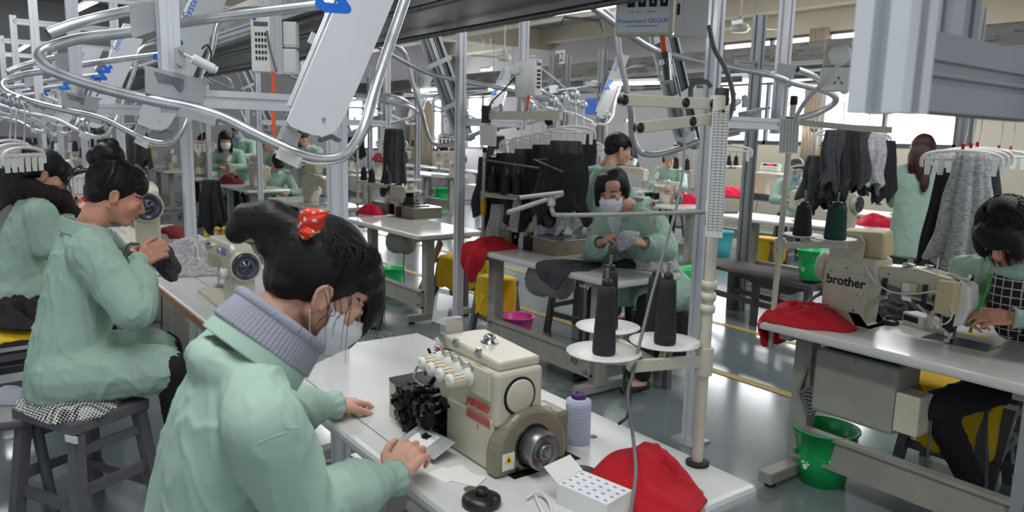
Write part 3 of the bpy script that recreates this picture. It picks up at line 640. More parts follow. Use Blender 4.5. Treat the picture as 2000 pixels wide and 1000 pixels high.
def lockstitch(lab, loc, rz=0, mark='', head='cream', panel=False, group='lockstitch machines', wheel='steel_d', sc=1.0, mk=None):
    t = thing('lockstitch_machine', lab, 'sewing machine', loc, rz, group); T0 = Matrix.Scale(sc, 4)
    def mb(): m = MB(); m.T = T0; return m
    mb().bb((-.27, -.1, -.01), (.25, .1, .012)).build('bed', M['cream'], t, bev=.004)
    # body silhouette in x-z : column, arm, head
    pr = [(.06, .01), (.25, .01), (.255, .12), (.25, .27), (.2, .292), (-.2, .285), (-.27, .27), (-.28, .2), (-.275, .12), (-.235, .11), (-.225, .16), (-.19, .185), (-.02, .19), (.05, .175), (.075, .13)]
    mb().prism(pr, (0, -.052, 0), (1, 0, 0), (0, 0, 1), (0, .104, 0)).build('body', M['cream'], t, bev=.02)
    mb().bb((-.287, -.045, .12), (-.27, .045, .26)).build('face_plate', M[head], t, bev=.008)
    mb().lathe((.25, 0, .2), (1, 0, 0), [(.066, 0), (.07, .006), (.07, .03), (.064, .036), (.06, .03), (.02, .03), (.018, .04), (0, .04)], 30).build('wheel_cover', M['cream'], t)
    mb().lathe((.262, 0, .2), (1, 0, 0), [(.056, 0), (.06, .012), (.06, .022), (.055, .03), (.048, .024), (.02, .022), (.018, .032), (0, .032)], 30).build('hand_wheel', M[wheel], t)
    m = mb(); m.cyl((-.25, 0, .02), (-.25, 0, .12), .005, n=8); m.cyl((-.235, 0, .05), (-.235, 0, .12), .006, n=8); m.bb((-.265, -.02, .016), (-.225, .02, .024)); m.cyl((-.25, 0, .27), (-.25, 0, .3), .012, n=10); m.tube([(-.285, -.02, .25), (-.3, -.03, .24), (-.3, -.03, .13), (-.285, -.03, .12)], .003, 6); m.build('needle_bar', M['steel'], t)
    mb().cyl((-.15, -.05, .24), (-.15, -.075, .24), .017, n=14).build('tension_dial', M['steel'], t); mb().cyl((.02, -.05, .24), (.02, -.062, .24), .012, n=12).build('screw_cap', M['steel'], t)
    m = mb(); m.lathe((.15, -.05, .15), (0, -1, 0), [(.024, 0), (.024, .03), (.018, .034), (0, .034)], 18); m.build('stitch_dial', M['white'], t)
    m = mb(); m.cyl((-.02, 0, .29), (-.02, 0, .335), .006, n=8); m.lathe((-.02, 0, .31), (0, 0, 1), [(.014, 0), (.014, .018), (0, .02)], 12); m.build('thread_pin', M['beige'], t); mb().cyl((.1, .0, .285), (.1, 0, .3), .012, n=10).build('oil_cap', M['beige'], t)
    if mark:
        for s in ((1, -1) if mk is None else (mk,)):
            text('printed_name', mark, .045*sc, M['blue'] if mark == 'JUKI' else M['ink'], basis(Vector((.1 if mark == 'JUKI' else -.02, s*.0527, .245))*sc, (-s, 0, 0), (0, 0, 1)), t, .0004, 0, .001)
    if panel:
        p = mb(); p.T = T0 @ TR((.06, .0, .31), 0, .35 if panel == 1 else -.35); p.bb((-.13, -.03, 0), (.13, .03, .09)); q = p.build('control_panel', M['beige' if panel == 2 else 'white'], t, bev=.006); s = 1 if panel == 1 else -1
        p = mb(); p.T = T0 @ TR((.06, .0, .31), 0, .35 if panel == 1 else -.35); p.bb((-.1, s*.0302, .055), (.1, s*.031, .08)); p.build('display', M['ink'], q)
        p = mb(); p.T = T0 @ TR((.06, .0, .31), 0, .35 if panel == 1 else -.35)
        for i in range(4): p.bb((-.04+.02*i, s*.0311, .061), (-.028+.02*i, s*.0315, .075))
        p.build('digits', M['led'], q)
        p = mb(); p.T = T0 @ TR((.06, .0, .31), 0, .35 if panel == 1 else -.35)
        for i in range(8): p.bb((-.1+.026*i, s*.0311, .02), (-.084+.026*i, s*.032, .034))
        p.build('buttons', M['grey_en'], q)
    return t
def pattern_machine(lab, loc, rz=0):
    """long arm tacker, needle at local -x, tall column at +x; visible back is local +y"""
    t = thing('bartack_machine', lab, 'sewing machine', loc, rz)
    MB().prism([(-.13, 0), (.14, 0), (.14, .25), (.12, .33), (-.115, .33), (-.13, .25), (-.16, .2), (-.135, .16), (-.09, .13), (-.075, .1), (-.07, 0)], (0, -.08, 0), (1, 0, 0), (0, 0, 1), (0, .16, 0)).build('column', M['cream'], t, bev=.012)
    p = MB().prism([(-.08, .06), (.115, .06), (.125, .25), (-.09, .25), (-.11, .21), (-.07, .16), (-.055, .12)], (0, .08, 0), (1, 0, 0), (0, 0, 1), (0, .007, 0)).build('side_plate', M['cream'], t, bev=.004)
    for x, z in ((-.035, .075), (.1, .075), (.105, .2), (-.045, .15), (-.1, .215), (.095, .245), (-.075, .245), (.02, .27), (.02, .33), (-.03, .3)): MB().cyl((x, .08, z), (x, .0905, z), .0052, n=10).build('bolt', M['steel'], t)
    text('printed_name', 'brother', .062, M['ink'], basis(Vector((.018, .0875, .205)), (-1, 0, 0), (0, 0, 1)), p, .0004, 0, .0018)
    # arm towards the needle
    MB().prism([(-.1, .3), (-.13, .17), (-.2, .185), (-.38, .16), (-.42, .12), (-.45, .12), (-.47, .16), (-.47, .27), (-.43, .295), (-.3, .315)], (0, -.06, 0), (1, 0, 0), (0, 0, 1), (0, .12, 0)).build('arm', M['cream'], t, bev=.012)
    MB().bb((-.475, .045, .14), (-.4, .105, .285)).build('solenoid_cover', M['beige'], t, bev=.006)
    m = MB(); m.prism([(-.47, .29), (-.51, .27), (-.52, .17), (-.5, .1), (-.46, .08), (-.465, .14)], (0, -.05, 0), (1, 0, 0), (0, 0, 1), (0, .1, 0)); m.build('face_cover', M['white'], t, bev=.008)
    m = MB(); m.cyl((-.435, .0, .015), (-.435, .0, .16), .006, n=10); m.bb((-.455, -.015, .03), (-.42, .02, .055)); m.bb((-.45, -.01, .004), (-.425, .03, .02)); m.cyl((-.41, .03, .06), (-.41, .03, .15), .007, n=8); m.build('presser_foot', M['steel'], t, bev=.001)
    m = MB(); m.prism([(-.46, .15), (-.41, .15), (-.42, .07), (-.45, .05), (-.46, .09)], (0, -.02, 0), (1, 0, 0), (0, 0, 1), (0, .06, 0)); m.build('needle_works', M['blackm'], t)
    m = MB(); m.tube([(-.385, .06, .06), (-.37, .065, .1), (-.39, .062, .14)], [.009, .012, .012], 8, sub=3); m.build('lifting_lever', M['cream'], t)
    for x, r in ((-.24, .03), (-.31, .02)): MB().lathe((x, .02*(1 if r > .02 else -1), .312), (0, 0, 1), [(r, 0), (r, .003), (r*.3, .005), (r*.3, .01), (r*.9, .011), (r*.9, .014), (0, .016)], 18).build('tension_disc', M['steel'], t)
    m = MB()
    m.cyl((-.36, .02, .3), (-.36, .02, .37), .004, n=8); m.bb((-.5, -.01, .29), (-.485, .01, .315)); m.bb((-.5, -.01, .288), (-.355, .022, .3)); m.build('top_pins', M['steel'], t)
    m = MB(); m.bb((-.31, .062, .2), (-.245, .085, .25)); q = m.build('sensor_box', M['beige'], t, bev=.004); m = MB(); m.bb((-.283, .0851, .21), (-.25, .0856, .245)); m.build('white_label', M['paper'], q)
    m = MB(); m.tube([(-.075, .09, .3), (-.12, .1, .24), (-.2, .1, .2), (-.3, .1, .205), (-.4, .11, .235), (-.44, .11, .23)], .004, 6, sub=5); m.tube([(-.46, .1, .2), (-.48, .11, .14), (-.45, .11, .1), (-.4, .1, .11), (-.32, .08, .16)], .004, 6, sub=5); m.build('white_cable', M['cordw'], t)
    m = MB()
    for k in range(4): m.tube([(-.1, .062, .235-.006*k), (-.2, .066, .215-.005*k), (-.34, .066, .2-.005*k), (-.39, .07, .17), (-.4, .07, .12)], .0035, 6, sub=4)
    m.build('grey_cables', M['cord'], t)
    m = MB()
    for x in (-.16, -.34): m.bb((x-.008, .06, .17), (x+.008, .076, .25))
    for x, z, r in ((-.38, .2, .012), (-.39, .24, .008), (-.235, .19, .005), (-.17, .27, .004), (-.24, .235, .004), (-.24, .225, .004)): m.cyl((x, .058, z), (x, .0625, z), r, n=10)
    m.build('black_clips', M['black'], t)
    # upper bracket and beige operation panel
    MB().prism([(-.05, .32), (.12, .32), (.115, .44), (-.03, .435), (-.055, .4)], (0, .07, 0), (1, 0, 0), (0, 0, 1), (0, .012, 0)).build('upper_bracket', M['cream'], t, bev=.004)
    m = MB(); m.T = TR((-.03, -.01, .33), 0, -.12, .06); m.bb((-.1, -.05, 0), (.12, .05, .125)); q = m.build('operation_panel', M['beige'], t, bev=.012)
    # pulley behind the column
    MB().lathe((.14, 0, .25), (1, 0, 0), [(.05, 0), (.075, .01), (.078, .04), (.07, .055), (.03, .06), (0, .06)], 24).build('pulley_cover', M['cream'], t)
    m = MB(); random.seed(3)
    for k in range(7): m.tube([(.135, -.01+.012*k, .1+.008*k), (.2, .0+.01*k, .1-.004*k), (.25, .02+.008*k, .05-.004*k), (.27, .02+.01*k, .008)], .0055, 6, sub=4)
    m.build('cable_bundle', M['cord'], t)
    return t
def cone(lab, loc, kind='cone_b', h=.16, r0=.042, r1=.026, group='thread cones', core='black', tilt=0, rz=0):
    t = thing('thread_cone', lab, 'thread', loc, rz, group)
    pr = [(r0*.96, 0), (r0, .006)]+[(r0+(r1-r0)*k/8+(.0004 if k % 2 else 0), .006+(h-.012)*k/8) for k in range(1, 9)]+[(r1*.6, h)]
    MB().lathe((0, 0, 0), (0, 0, 1), pr, 24).build('winding', M[kind], t)
    MB().lathe((0, 0, h-.004), (0, 0, 1), [(r1*.62, 0), (r1*.6, .016), (r1*.4, .018), (r1*.38, .006), (0, .004)], 18).build('core', M[core], t)
    return t
def thread_plate(p, r=.088):
    m = MB(); m.lathe(p, (0, 0, 1), [(0, .0), (.02, .001), (.045, -.004), (r, .008), (r+.002, .011), (.045, 0), (.02, .005), (0, .005)], 32); return m
# ---------- cloth heaps ----------
def cloth_mound(name, lab, cat, c, rx, ry, h, m, seed=0, rz=0, group=None, fold=.35, freq=3.2, edge=None, drop=0, kids=None):
    """soft folded heap lying at c; edge=(nx,ny,dist): beyond that line it falls by drop"""
    random.seed(seed); nr, na = 22, 64; rows = []; o = Vector((seed*3.1, seed*1.7, 0))
    for j in range(nr+1):
        row = []
        for i in range(na):
            a = 2*PI*i/na; q = j/nr; irr = 1+.22*noise.noise(Vector((math.cos(a)*1.3, math.sin(a)*1.3, seed)))+.1*noise.noise(Vector((math.cos(a)*4, math.sin(a)*4, seed+5)))
            x, y = rx*irr*q*math.cos(a), ry*irr*q*math.sin(a); P = Vector((x/rx*freq*.5, y/ry*freq*.5, 0))+o
            n1 = noise.noise(P+Vector((noise.noise(P*1.3), noise.noise(P*1.3+Vector((5, 0, 0))), 0))*1.2); rid = 1-abs(n1)*2.2; dome = max(0, 1-q**2.6)
            z = h*dome*(.55+fold*rid)+.012*(1-q)+.35*h*noise.noise(P*.7+Vector((9, 9, 0)))*dome
            z = max(z, .004)
            row.append(Vector((x, y, z)))
        rows.append(row)
    M3 = Matrix.Rotation(rz, 3, 'Z'); rows = [[M3 @ p for p in r] for r in rows]
    if edge:
        nx, ny, dd = edge; E = Vector((nx, ny, 0))
        for r in rows:
            for k, p in enumerate(r):
                s = p.dot(E)-dd
                if s > 0:
                    rr = .022; an = min(s/rr, PI/2); hz = p.z
                    base = p-E*s; q = base+E*(rr*math.sin(an)+hz*math.sin(an)); q.z = hz*math.cos(an)-(rr-rr*math.cos(an))-max(0, s-rr*PI/2)
                    q += E*.012*math.sin(k*.6+s*20)*min(1, s*8); r[k] = q
    mb = MB(); mb.sheet([r+[r[0]] for r in rows]); mb.s = [True]*len(mb.s)
    ob = mb.build(name, M[m]); md = ob.modifiers.new('w', 'WELD'); md.merge_threshold = .0005; md = ob.modifiers.new('s', 'SOLIDIFY'); md.thickness = .006; md.offset = 1
    if not edge: pass
    ob.location = c; tag(ob, lab, cat, group); return ob
def garment(name, lab, cat, p, w, d, L, m, seed=0, rz=0, group=None, flare=.15, tails=3, amp=.25, parent=None):
    """hanging folded garment: closed wavy column from the clamps downwards"""
    n, k = 72, 22; rows = []
    for j in range(k+1):
        q = j/k; row = []
        for i in range(n):
            a = 2*PI*i/n; s = 1+flare*q+.12*noise.noise(Vector((seed, q*2.2, 3)))
            fo = 1+amp*(.35+.65*q)*math.sin(a*tails*2+seed+2*noise.noise(Vector((seed, q*1.3, a)))) + .3*amp*math.sin(a*11+seed*2)
            x = w/2*s*math.cos(a)*fo+.05*q*noise.noise(Vector((q*2, seed, 1))); y = d/2*s*math.sin(a)*fo*(.5+.7*min(1, q*3))
            hem = L*(1-.16*(.5+.5*math.sin(a*2+seed*1.7))-.08*math.sin(a*5+seed)) if True else L
            row.append(Vector((x, y, -hem*q)))
        rows.append(row)
    mb = MB(); mb.sheet(rows, closed=True); mb._add(rows[0], [tuple(reversed(range(n)))], True)
    o = mb.build(name, M[m], parent); md = o.modifiers.new('s', 'SOLIDIFY'); md.thickness = .004
    if parent is None: tag(o, lab, cat, group); o.location = p; o.rotation_euler = (0, 0, rz)
    return o
def stool(lab, loc, rz=0, h=.48, w=.3, l=.38, m='wood_g', group='wooden stools'):
    t = thing('stool', lab, 'stool', loc, rz, group)
    MB().bb((-l/2, -w/2, h-.045), (l/2, w/2, h)).build('seat', M[m], t, bev=.004)
    for sx in (-1, 1):
        for sy in (-1, 1):
            a = Vector((sx*(l/2-.03), sy*(w/2-.03), h-.04)); b = Vector((sx*(l/2+.015), sy*(w/2+.01), 0)); X = Vector((1, 0, 0)); 
            MB().prism([(-.022, -.022), (.022, -.022), (.022, .022), (-.022, .022)], b, (1, 0, 0), (0, 1, 0), a-b).build('leg', M[m], t)
    for sy in (-1, 1): MB().bb((-l/2+.0, sy*(w/2-.018)-.012, .13), (l/2-.0, sy*(w/2-.018)+.012, .17)).build('rung', M[m], t)
    for sx in (-1, 1):
        MB().bb((sx*(l/2-.012)-.012, -w/2+.02, .2), (sx*(l/2-.012)+.012, w/2-.02, .24)).build('rung', M[m], t); MB().bb((sx*(l/2-.022)-.01, -w/2+.03, .36), (sx*(l/2-.022)+.01, w/2-.03, .395)).build('rung', M[m], t)
    return t
def bucket(lab, loc, m='green', r0=.095, r1=.13, h=.22, paws=False, rx=0, rz=0):
    t = thing('bucket', lab, 'bucket', loc, rz, 'plastic buckets'); t.rotation_euler = (rx, 0, rz)
    MB().lathe((0, 0, 0), (0, 0, 1), [(0, .0), (r0, 0), (r0+(r1-r0)*.5, h*.5), (r1, h), (r1+.008, h), (r1+.008, h+.008), (r1-.004, h+.006), (r0+(r1-r0)*.5-.005, h*.5), (r0-.004, .006), (0, .006)], 40).build('tub', M[m], t)
    if paws:
        for k in range(6):
            a = 2*PI*k/6+.35; q = MB(); z = h*.45+(.02 if k % 2 else -.02); rr = r0+(r1-r0)*z/h+.0012; c = Vector((rr*math.cos(a), rr*math.sin(a), z)); X = Vector((-math.sin(a), math.cos(a), 0)); Y = Vector((0, 0, 1)); N_ = X.cross(Y)
            for dx, dz, r_ in ((0, -.006, .014), (-.016, .012, .006), (-.005, .02, .0065), (.008, .02, .0065), (.018, .01, .006)): q.cyl(c+X*dx+Y*dz-N_*.002, c+X*dx+Y*dz+N_*.0012, r_, n=12)
            q.build('paw_print', M['white'], t)
    return t
# ================= PEOPLE =================
KP = 1.08
def headM(c, yaw, pitch=0, roll=0, k=KP):
    """yaw about z (0 = looking to +y), pitch down positive"""
    return Matrix.Translation(Vector(c)) @ Matrix.Rotation(yaw, 4, 'Z') @ Matrix.Rotation(-pitch, 4, 'X') @ Matrix.Rotation(roll, 4, 'Y') @ Matrix.Scale(k, 4)
def add_head(mb, H_):
    mb.T = H_
    mb.sph((0, -.014, .03), (.075, .092, .084), 24, 16); mb.sph((0, .03, -.025), (.061, .06, .08), 22, 14); mb.sph((0, .064, -.088), (.026, .022, .02))
    for s in (-1, 1):
        mb.cap((s*.052, .0, -.045), (s*.014, .066, -.09), .02, .018); mb.sph((s*.037, .062, -.024), (.024, .022, .024)); mb.sph((s*.031, .079, -.003), (.0165, .0125, .0105))
        mb.sph((s*.077, -.006, -.014), (.006, .016, .026), rot=Matrix.Rotation(s*.35, 3, 'Z')); mb.tube([(s*.08, .006, -.032), (s*.082, .008, -.01), (s*.084, .0, .012), (s*.087, -.014, .012), (s*.088, -.022, -.005), (s*.084, -.012, -.03), (s*.079, -.001, -.042)], .0042, 8, sub=3)
        mb.sph((s*.008, .1, -.037), (.0075, .009, .006))
        mb.cap((s*.012, .084, .017), (s*.045, .07, .016), .0085, .007)
    mb.cap((0, .088, .004), (0, .108, -.032), .0075, .0095); mb.sph((0, .088, -.058), (.02, .014, .0075)); mb.sph((0, .086, -.068), (.017, .014, .007)); mb.sph((0, .05, .045), (.058, .045, .045))
    mb.cap((0, -.02, -.04), (0, -.03, -.11), .05, .05)
    mb.T = None
def face_assign(Hs):
    Hi = Hs.inverted()
    def f(c, n):
        p = Hi @ c
        if p.y > .06 and p.z < .045 and abs(p.x) < .06:
            ax = abs(p.x)
            if ((ax-.031)/.0135)**2+((p.z+.0055-.0015*math.cos((ax-.031)*110))/.0034)**2 < 1: return 2
            if .014 < ax < .05 and abs(p.z-.019-.1*(.035-ax)*.3) < .0028: return 3
            if abs(p.x) < .019 and abs(p.z+.0625) < .0075 and p.y > .09: return 1
        return 0
    return f
def finger(mb, a, d, nz, L, r, curl, k=KP):
    """three bending segments; bends towards -nz"""
    ax = d.cross(nz).normalized(); p = a.copy(); dd = d.copy()
    for i, (f, w) in enumerate(((.47, .8), (.3, 1.15), (.23, .8))):
        dd = Matrix.Rotation(-curl*w, 3, ax) @ dd; q = p+dd*L*f*k; mb.cap(p, q, r*k*(1-.1*i), r*k*(.92-.1*i), 10); p = q
    return p
def add_hand(mb, w, d, nz, side, curl=.5, spread=.12, thumb=.6, k=KP, curls=None):
    """w wrist, d direction of the knuckles, nz back of the hand, side=+1 thumb towards d x nz"""
    w = Vector(w); d = Vector(d).normalized(); nz = Vector(nz); nz = (nz-d*nz.dot(d)).normalized(); X = d.cross(nz).normalized()*side
    Ls = (.074, .082, .077, .06)
    for i in range(4):
        o = (.0285-.019*i)*k; kn = w+d*(.086-.004*abs(i-1)-.004*(i == 3))*k+X*o-nz*.002*abs(i-1.2); mb.cap(w+X*o*.62+d*.01*k, kn, .0145*k, .0108*k, 10)
        dd = (d+X*spread*(1-i*.67)).normalized(); finger(mb, kn, dd, nz, Ls[i], .0086-.0006*(i == 3), (curls[i] if curls else curl*(1+.08*i)), k)
    mb.sph(w+d*.045*k-nz*.006, .021*k); b = w+X*.02*k+d*.02*k-nz*.004*k; m_ = b+(X*.75+d*.75-nz*.25).normalized()*.042*k; mb.cap(b, m_, .0155*k, .0115*k, 10)
    dd = (X*(.55-thumb*.5)+d*.9-nz*(.15+thumb*.4)).normalized(); q = m_+dd*.034*k; mb.cap(m_, q, .0108*k, .0098*k, 10); mb.cap(q, q+(dd-X*.25-nz*.1).normalized()*.026*k, .0098*k, .0078*k, 10)
def lerp(a, b, t): return Vector(a)*(1-t)+Vector(b)*t
def fold_disp(amp=.006, f=7, seed=0, st=(1, 1, .45)):
    o = Vector((seed*7.3, seed*3.1, seed*1.7))
    def g(c):
        p = Vector((c.x*st[0], c.y*st[1], c.z*st[2]))*f+o; w = Vector((noise.noise(p*.6), noise.noise(p*.6+Vector((7, 1, 3))), noise.noise(p*.6+Vector((2, 8, 5)))))
        n1 = noise.noise(p+w*1.2); n2 = noise.noise(p*2.1+w*1.3+Vector((3, 3, 3))); r1 = max(0, 1-abs(n1)*4.5); r2 = max(0, 1-abs(n2)*4); return amp*(.95*r1*r1+.75*r2*r2-.45)
    return g
def person(lab, J, yaw, pitch=.4, roll=0, hyaw=0, group=None, vox=.008, coat='mint', pants='pants', face=True, hands=True, coat_amp=.006, seed=0, shoulders=True, sleeve=1.0, torso=1.0, K=KP, skirt=True, hcurl=.55, skin='skin', legs=True, body_vox=None, coat_smooth=7, handside=None, thumbdir=None, cext=(), hcurls=(None, None)):
    """J : dict of joints in world coordinates; returns root"""
    t = thing('person', lab, 'person', (J['pelvis'][0], J['pelvis'][1], 0), 0, group); T0 = Matrix.Translation(-Vector((J['pelvis'][0], J['pelvis'][1], 0)))
    j = {k: T0 @ Vector(v) for k, v in J.items() if k[:2] not in ('hd', 'hn')}; Rz = Matrix.Rotation(yaw, 3, 'Z')
    Hs = T0 @ headM(J['head'], yaw+hyaw, pitch, roll, K)
    # continuous body
    b = MB(); add_head(b, Hs); hb = Hs @ Vector((0, -.03, -.06)); b.cap(hb, j['neck'], .05*K, .055*K)
    ch = lerp(j['pelvis'], j['neck'], .68); b.cap(j['pelvis'], ch, .1, .09); b.cap(ch, j['neck'], .085, .055)
    for s, S_ in ((-1, 'L'), (1, 'R')):
        b.cap(j['neck'], j['sh'+S_], .05, .045); b.cap(j['sh'+S_], j['el'+S_], .045*K, .036*K); b.cap(j['el'+S_], j['wr'+S_], .036*K, .024*K)
        if legs: b.cap(j['pelvis']+Rz @ Vector((s*.08, 0, -.02)), j['kn'+S_], .075, .055); b.cap(j['kn'+S_], j['an'+S_], .052, .036); b.cap(j['an'+S_]+Vector((0, 0, -.03)), j['an'+S_]+Rz @ Vector((0, .13, -.045)), .035, .028)
        d = Vector(J.get('hd'+S_) or (j['wr'+S_]-j['el'+S_])); nz = Vector(J.get('hn'+S_) or (0, 0, 1))
        if hands: add_hand(b, j['wr'+S_], d, nz, (1 if S_ == 'L' else -1) if handside is None else handside[0 if S_ == 'L' else 1], curl=hcurl, curls=hcurls[0 if S_ == 'L' else 1], thumb=(thumbdir or .6))
        else: b.cap(j['wr'+S_], j['wr'+S_]+d.normalized()*.09, .026, .02)
    bo = remesh(b, 'body', [M[skin], M['lip'], M['eye'], M['hair']], body_vox or vox*.6, 2, .4, assign=face_assign(Hs) if face else None, parent=t)
    # coat
    if coat:
        c = MB(); up = (j['neck']-j['pelvis']).normalized(); Rr = Matrix((Rz @ Vector((1, 0, 0)), up.cross(Rz @ Vector((1, 0, 0))), up)).transposed(); Xr, Yr = Rr.col[0], Rr.col[1]
        PR = [(-.26, .02, .02), (-.25, .1, .09), (-.18, .15, .125), (0, .165, .135), (.2, .16, .128), (.42, .158, .124), (.62, .17, .122), (.78, .165, .112), (.9, .13, .095), (.98, .09, .08), (1.0, .02, .02)]
        if skirt == 2: PR = [(-.72, .02, .02), (-.715, .17, .13), (-.5, .175, .138)]+PR[3:]
        fs_ = [x for x in np.linspace(PR[0][0], PR[-1][0], 34)]; c.sheet([[lerp(j['pelvis'], j['neck'], f)+(Xr*math.cos(a)*float(np.interp(f, [q[0] for q in PR], [q[1] for q in PR]))+Yr*math.sin(a)*float(np.interp(f, [q[0] for q in PR], [q[2] for q in PR])))*torso for a in [2*PI*k/28 for k in range(28)]] for f in fs_], closed=True)
        n_ = len(c.v); c.f.append(tuple(reversed(range(28)))); c.m.append(0); c.s.append(True); c.f.append(tuple(range(n_-28, n_))); c.m.append(0); c.s.append(True)
        c.sph(j['neck']+Vector((0, 0, -.035)), (.1, .092, .05), 18, 10)
        for s, S_ in ((-1, 'L'), (1, 'R')):
            sh, el, wr = j['sh'+S_], j['el'+S_], j['wr'+S_]; c.cap(lerp(j['neck'], sh, .15)-Vector((0, 0, .02)), sh, .062, .072*sleeve); c.cap(sh, el, .074*sleeve, .069*sleeve); e2 = lerp(el, wr, .55); c.cap(el, e2, .069*sleeve, .066*sleeve); w2 = lerp(el, wr, .9); c.cap(e2, w2, .064*sleeve, .04)
            if skirt is True: k_ = lerp(j['pelvis'], j['kn'+S_], .86); c.cap(j['pelvis']+Rz @ Vector((s*.085, 0, 0)), k_, .13, .102)
        for q in cext: c.sph(T0 @ Vector(q[0]), q[1], 20, 12, q[2])
        co_ = remesh(c, 'work_coat', [M[coat]], vox, coat_smooth, .5, disp=fold_disp(coat_amp*1.25, 7.5, seed, (1.1, 1.1, .42)), parent=t)
        for s, S_ in ((-1, 'L'), (1, 'R')):
            el, wr = j['el'+S_], j['wr'+S_]; d = (wr-el).normalized(); X, Y = frame(d); rows = []
            for q in range(7):
                h = -.05+.011*q; rows.append([lerp(el, wr, 1)+d*h+(X*math.cos(a)+Y*math.sin(a))*((.0385 if q < 5 else .041)+.0022*math.sin(a*9+q*.7)-.004*math.sin(PI*min(1, q/5))) for a in [2*PI*i/40 for i in range(40)]])
            MB().sheet(rows, closed=True).build('cuff', M[coat], co_, solid=.003)
    if pants and legs:
        p = MB()
        for s, S_ in ((-1, 'L'), (1, 'R')):
            p.cap(j['pelvis']+Rz @ Vector((s*.085, 0, -.03)), j['kn'+S_], .088, .07); p.cap(j['kn'+S_], j['an'+S_]+Vector((0, 0, .03)), .072, .056)
        p.sph(j['pelvis']+Vector((0, 0, -.01)), (.13, .12, .09)); remesh(p, 'trousers', [M[pants]], vox*1.3, 4, disp=fold_disp(.005, 8, seed+3), parent=t)
        for S_ in 'LR':
            sM = MB(); a = j['an'+S_]; sM.cap(a+Rz @ Vector((0, -.03, -.045)), a+Rz @ Vector((0, .14, -.05)), .038, .034); remesh(sM, 'shoe', [M['black']], .008, 3, parent=t)
    t['_H'] = [x for r in Hs for x in r]
    return t, Hs, j, T0
def hair_blob(t, Hs, parts, vox=.005, m='hair', extra=None, amp=.0025, name='hair', smooth=4):
    b = MB(); b.T = Hs
    for q in parts:
        if len(q) == 2: b.sph(q[0], q[1], 22, 14)
        else: b.cap(q[0], q[1], q[2], q[3])
    b.T = None
    if extra:
        for q in extra: b.cap(*q)
    def dsp(c):
        p = Hs.inverted() @ c; return amp*noise.noise(Vector((p.x*60, p.y*18, p.z*18)))
    return remesh(b, name, [M[m]], vox, smooth, .5, disp=dsp, parent=t)
CAP = [((0, -.025, .04), (.087, .098, .09)), ((0, .04, .072), (.064, .05, .034)), ((0, -.06, -.01), (.07, .05, .06))]
def strands(t, name, curves, m='hair', r=.0009, parent=None):
    b = MB()
    for c in curves: b.tube(c, [r, r*1.1, r*.35], 4, caps=False, sub=4)
    return b.build(name, M[m], t)
def mask(t, Hs, m='mask', straps=True, hw=.066):
    rows = []
    for i in range(13):
        q = i/12; z = -.02-.088*q; row = []
        for k in range(25):
            a = (-1+2*k/24)*1.28; bul = .012*math.sin(PI*q)*math.cos(a); nose_ = .018*math.exp(-((a)/.22)**2)*max(0, 1-q*1.6)
            rx, ry = .07-.018*max(0, q-.4)*1.6, .095-.004*abs(q-.4)*4
            row.append(Hs @ Vector((rx*math.sin(a)*1.02, ry*math.cos(a)*1.0+.012*math.cos(a)+bul+nose_-.0015*math.sin(q*16), z)))
        rows.append(row)
    o = MB().sheet(rows).build('face_mask', M[m], t, solid=.0025)
    if straps:
        b = MB()
        for s in (-1, 1):
            e = (s*.086, -.012, .008); f = (s*.085, -.012, -.04)
            b.tube([Hs @ Vector(p) for p in ((s*.066, .035, -.025), (s*.078, .015, -.012), e)], .0016, 6); b.tube([Hs @ Vector(p) for p in ((s*.054, .04, -.1), (s*.07, .01, -.07), f)], .0016, 6)
        b.build('ear_loops', M['cordw'], o)
    return o
def ring_collar(t, c, d, rx, ry, h, m, name, X=None, th=.006, ribs=0, lean=0, open_=0, n=72, flare=0):
    """standing collar: closed band about axis d"""
    d = Vector(d).normalized(); X = Vector(X) if X is not None else frame(d)[0]; X = (X-d*X.dot(d)).normalized(); Y = d.cross(X); rows = []
    for q in range(13):
        z = h*q/12; row = []
        for i in range(n+1):
            a = open_/2+(2*PI-open_)*i/n; a2 = a+PI/2; r = 1+flare*(q/12)+(.012*math.sin(i*2*PI/n*ribs) if ribs else 0)
            row.append(Vector(c)+d*(z+lean*math.sin(a2)*.0)+X*rx*r*math.cos(a2)+Y*ry*r*math.sin(a2))
        rows.append(row)
    return MB().sheet(rows).build(name, M[m], t, solid=th)
def surf(Hs, a, e, off=.0):
    """point on the hair cap, a azimuth (0 = front, + = right), e elevation"""
    return Hs @ Vector(((.089+off)*math.cos(e)*math.sin(a), -.02+(.1+off)*math.cos(e)*math.cos(a), .04+(.092+off)*math.sin(e)))

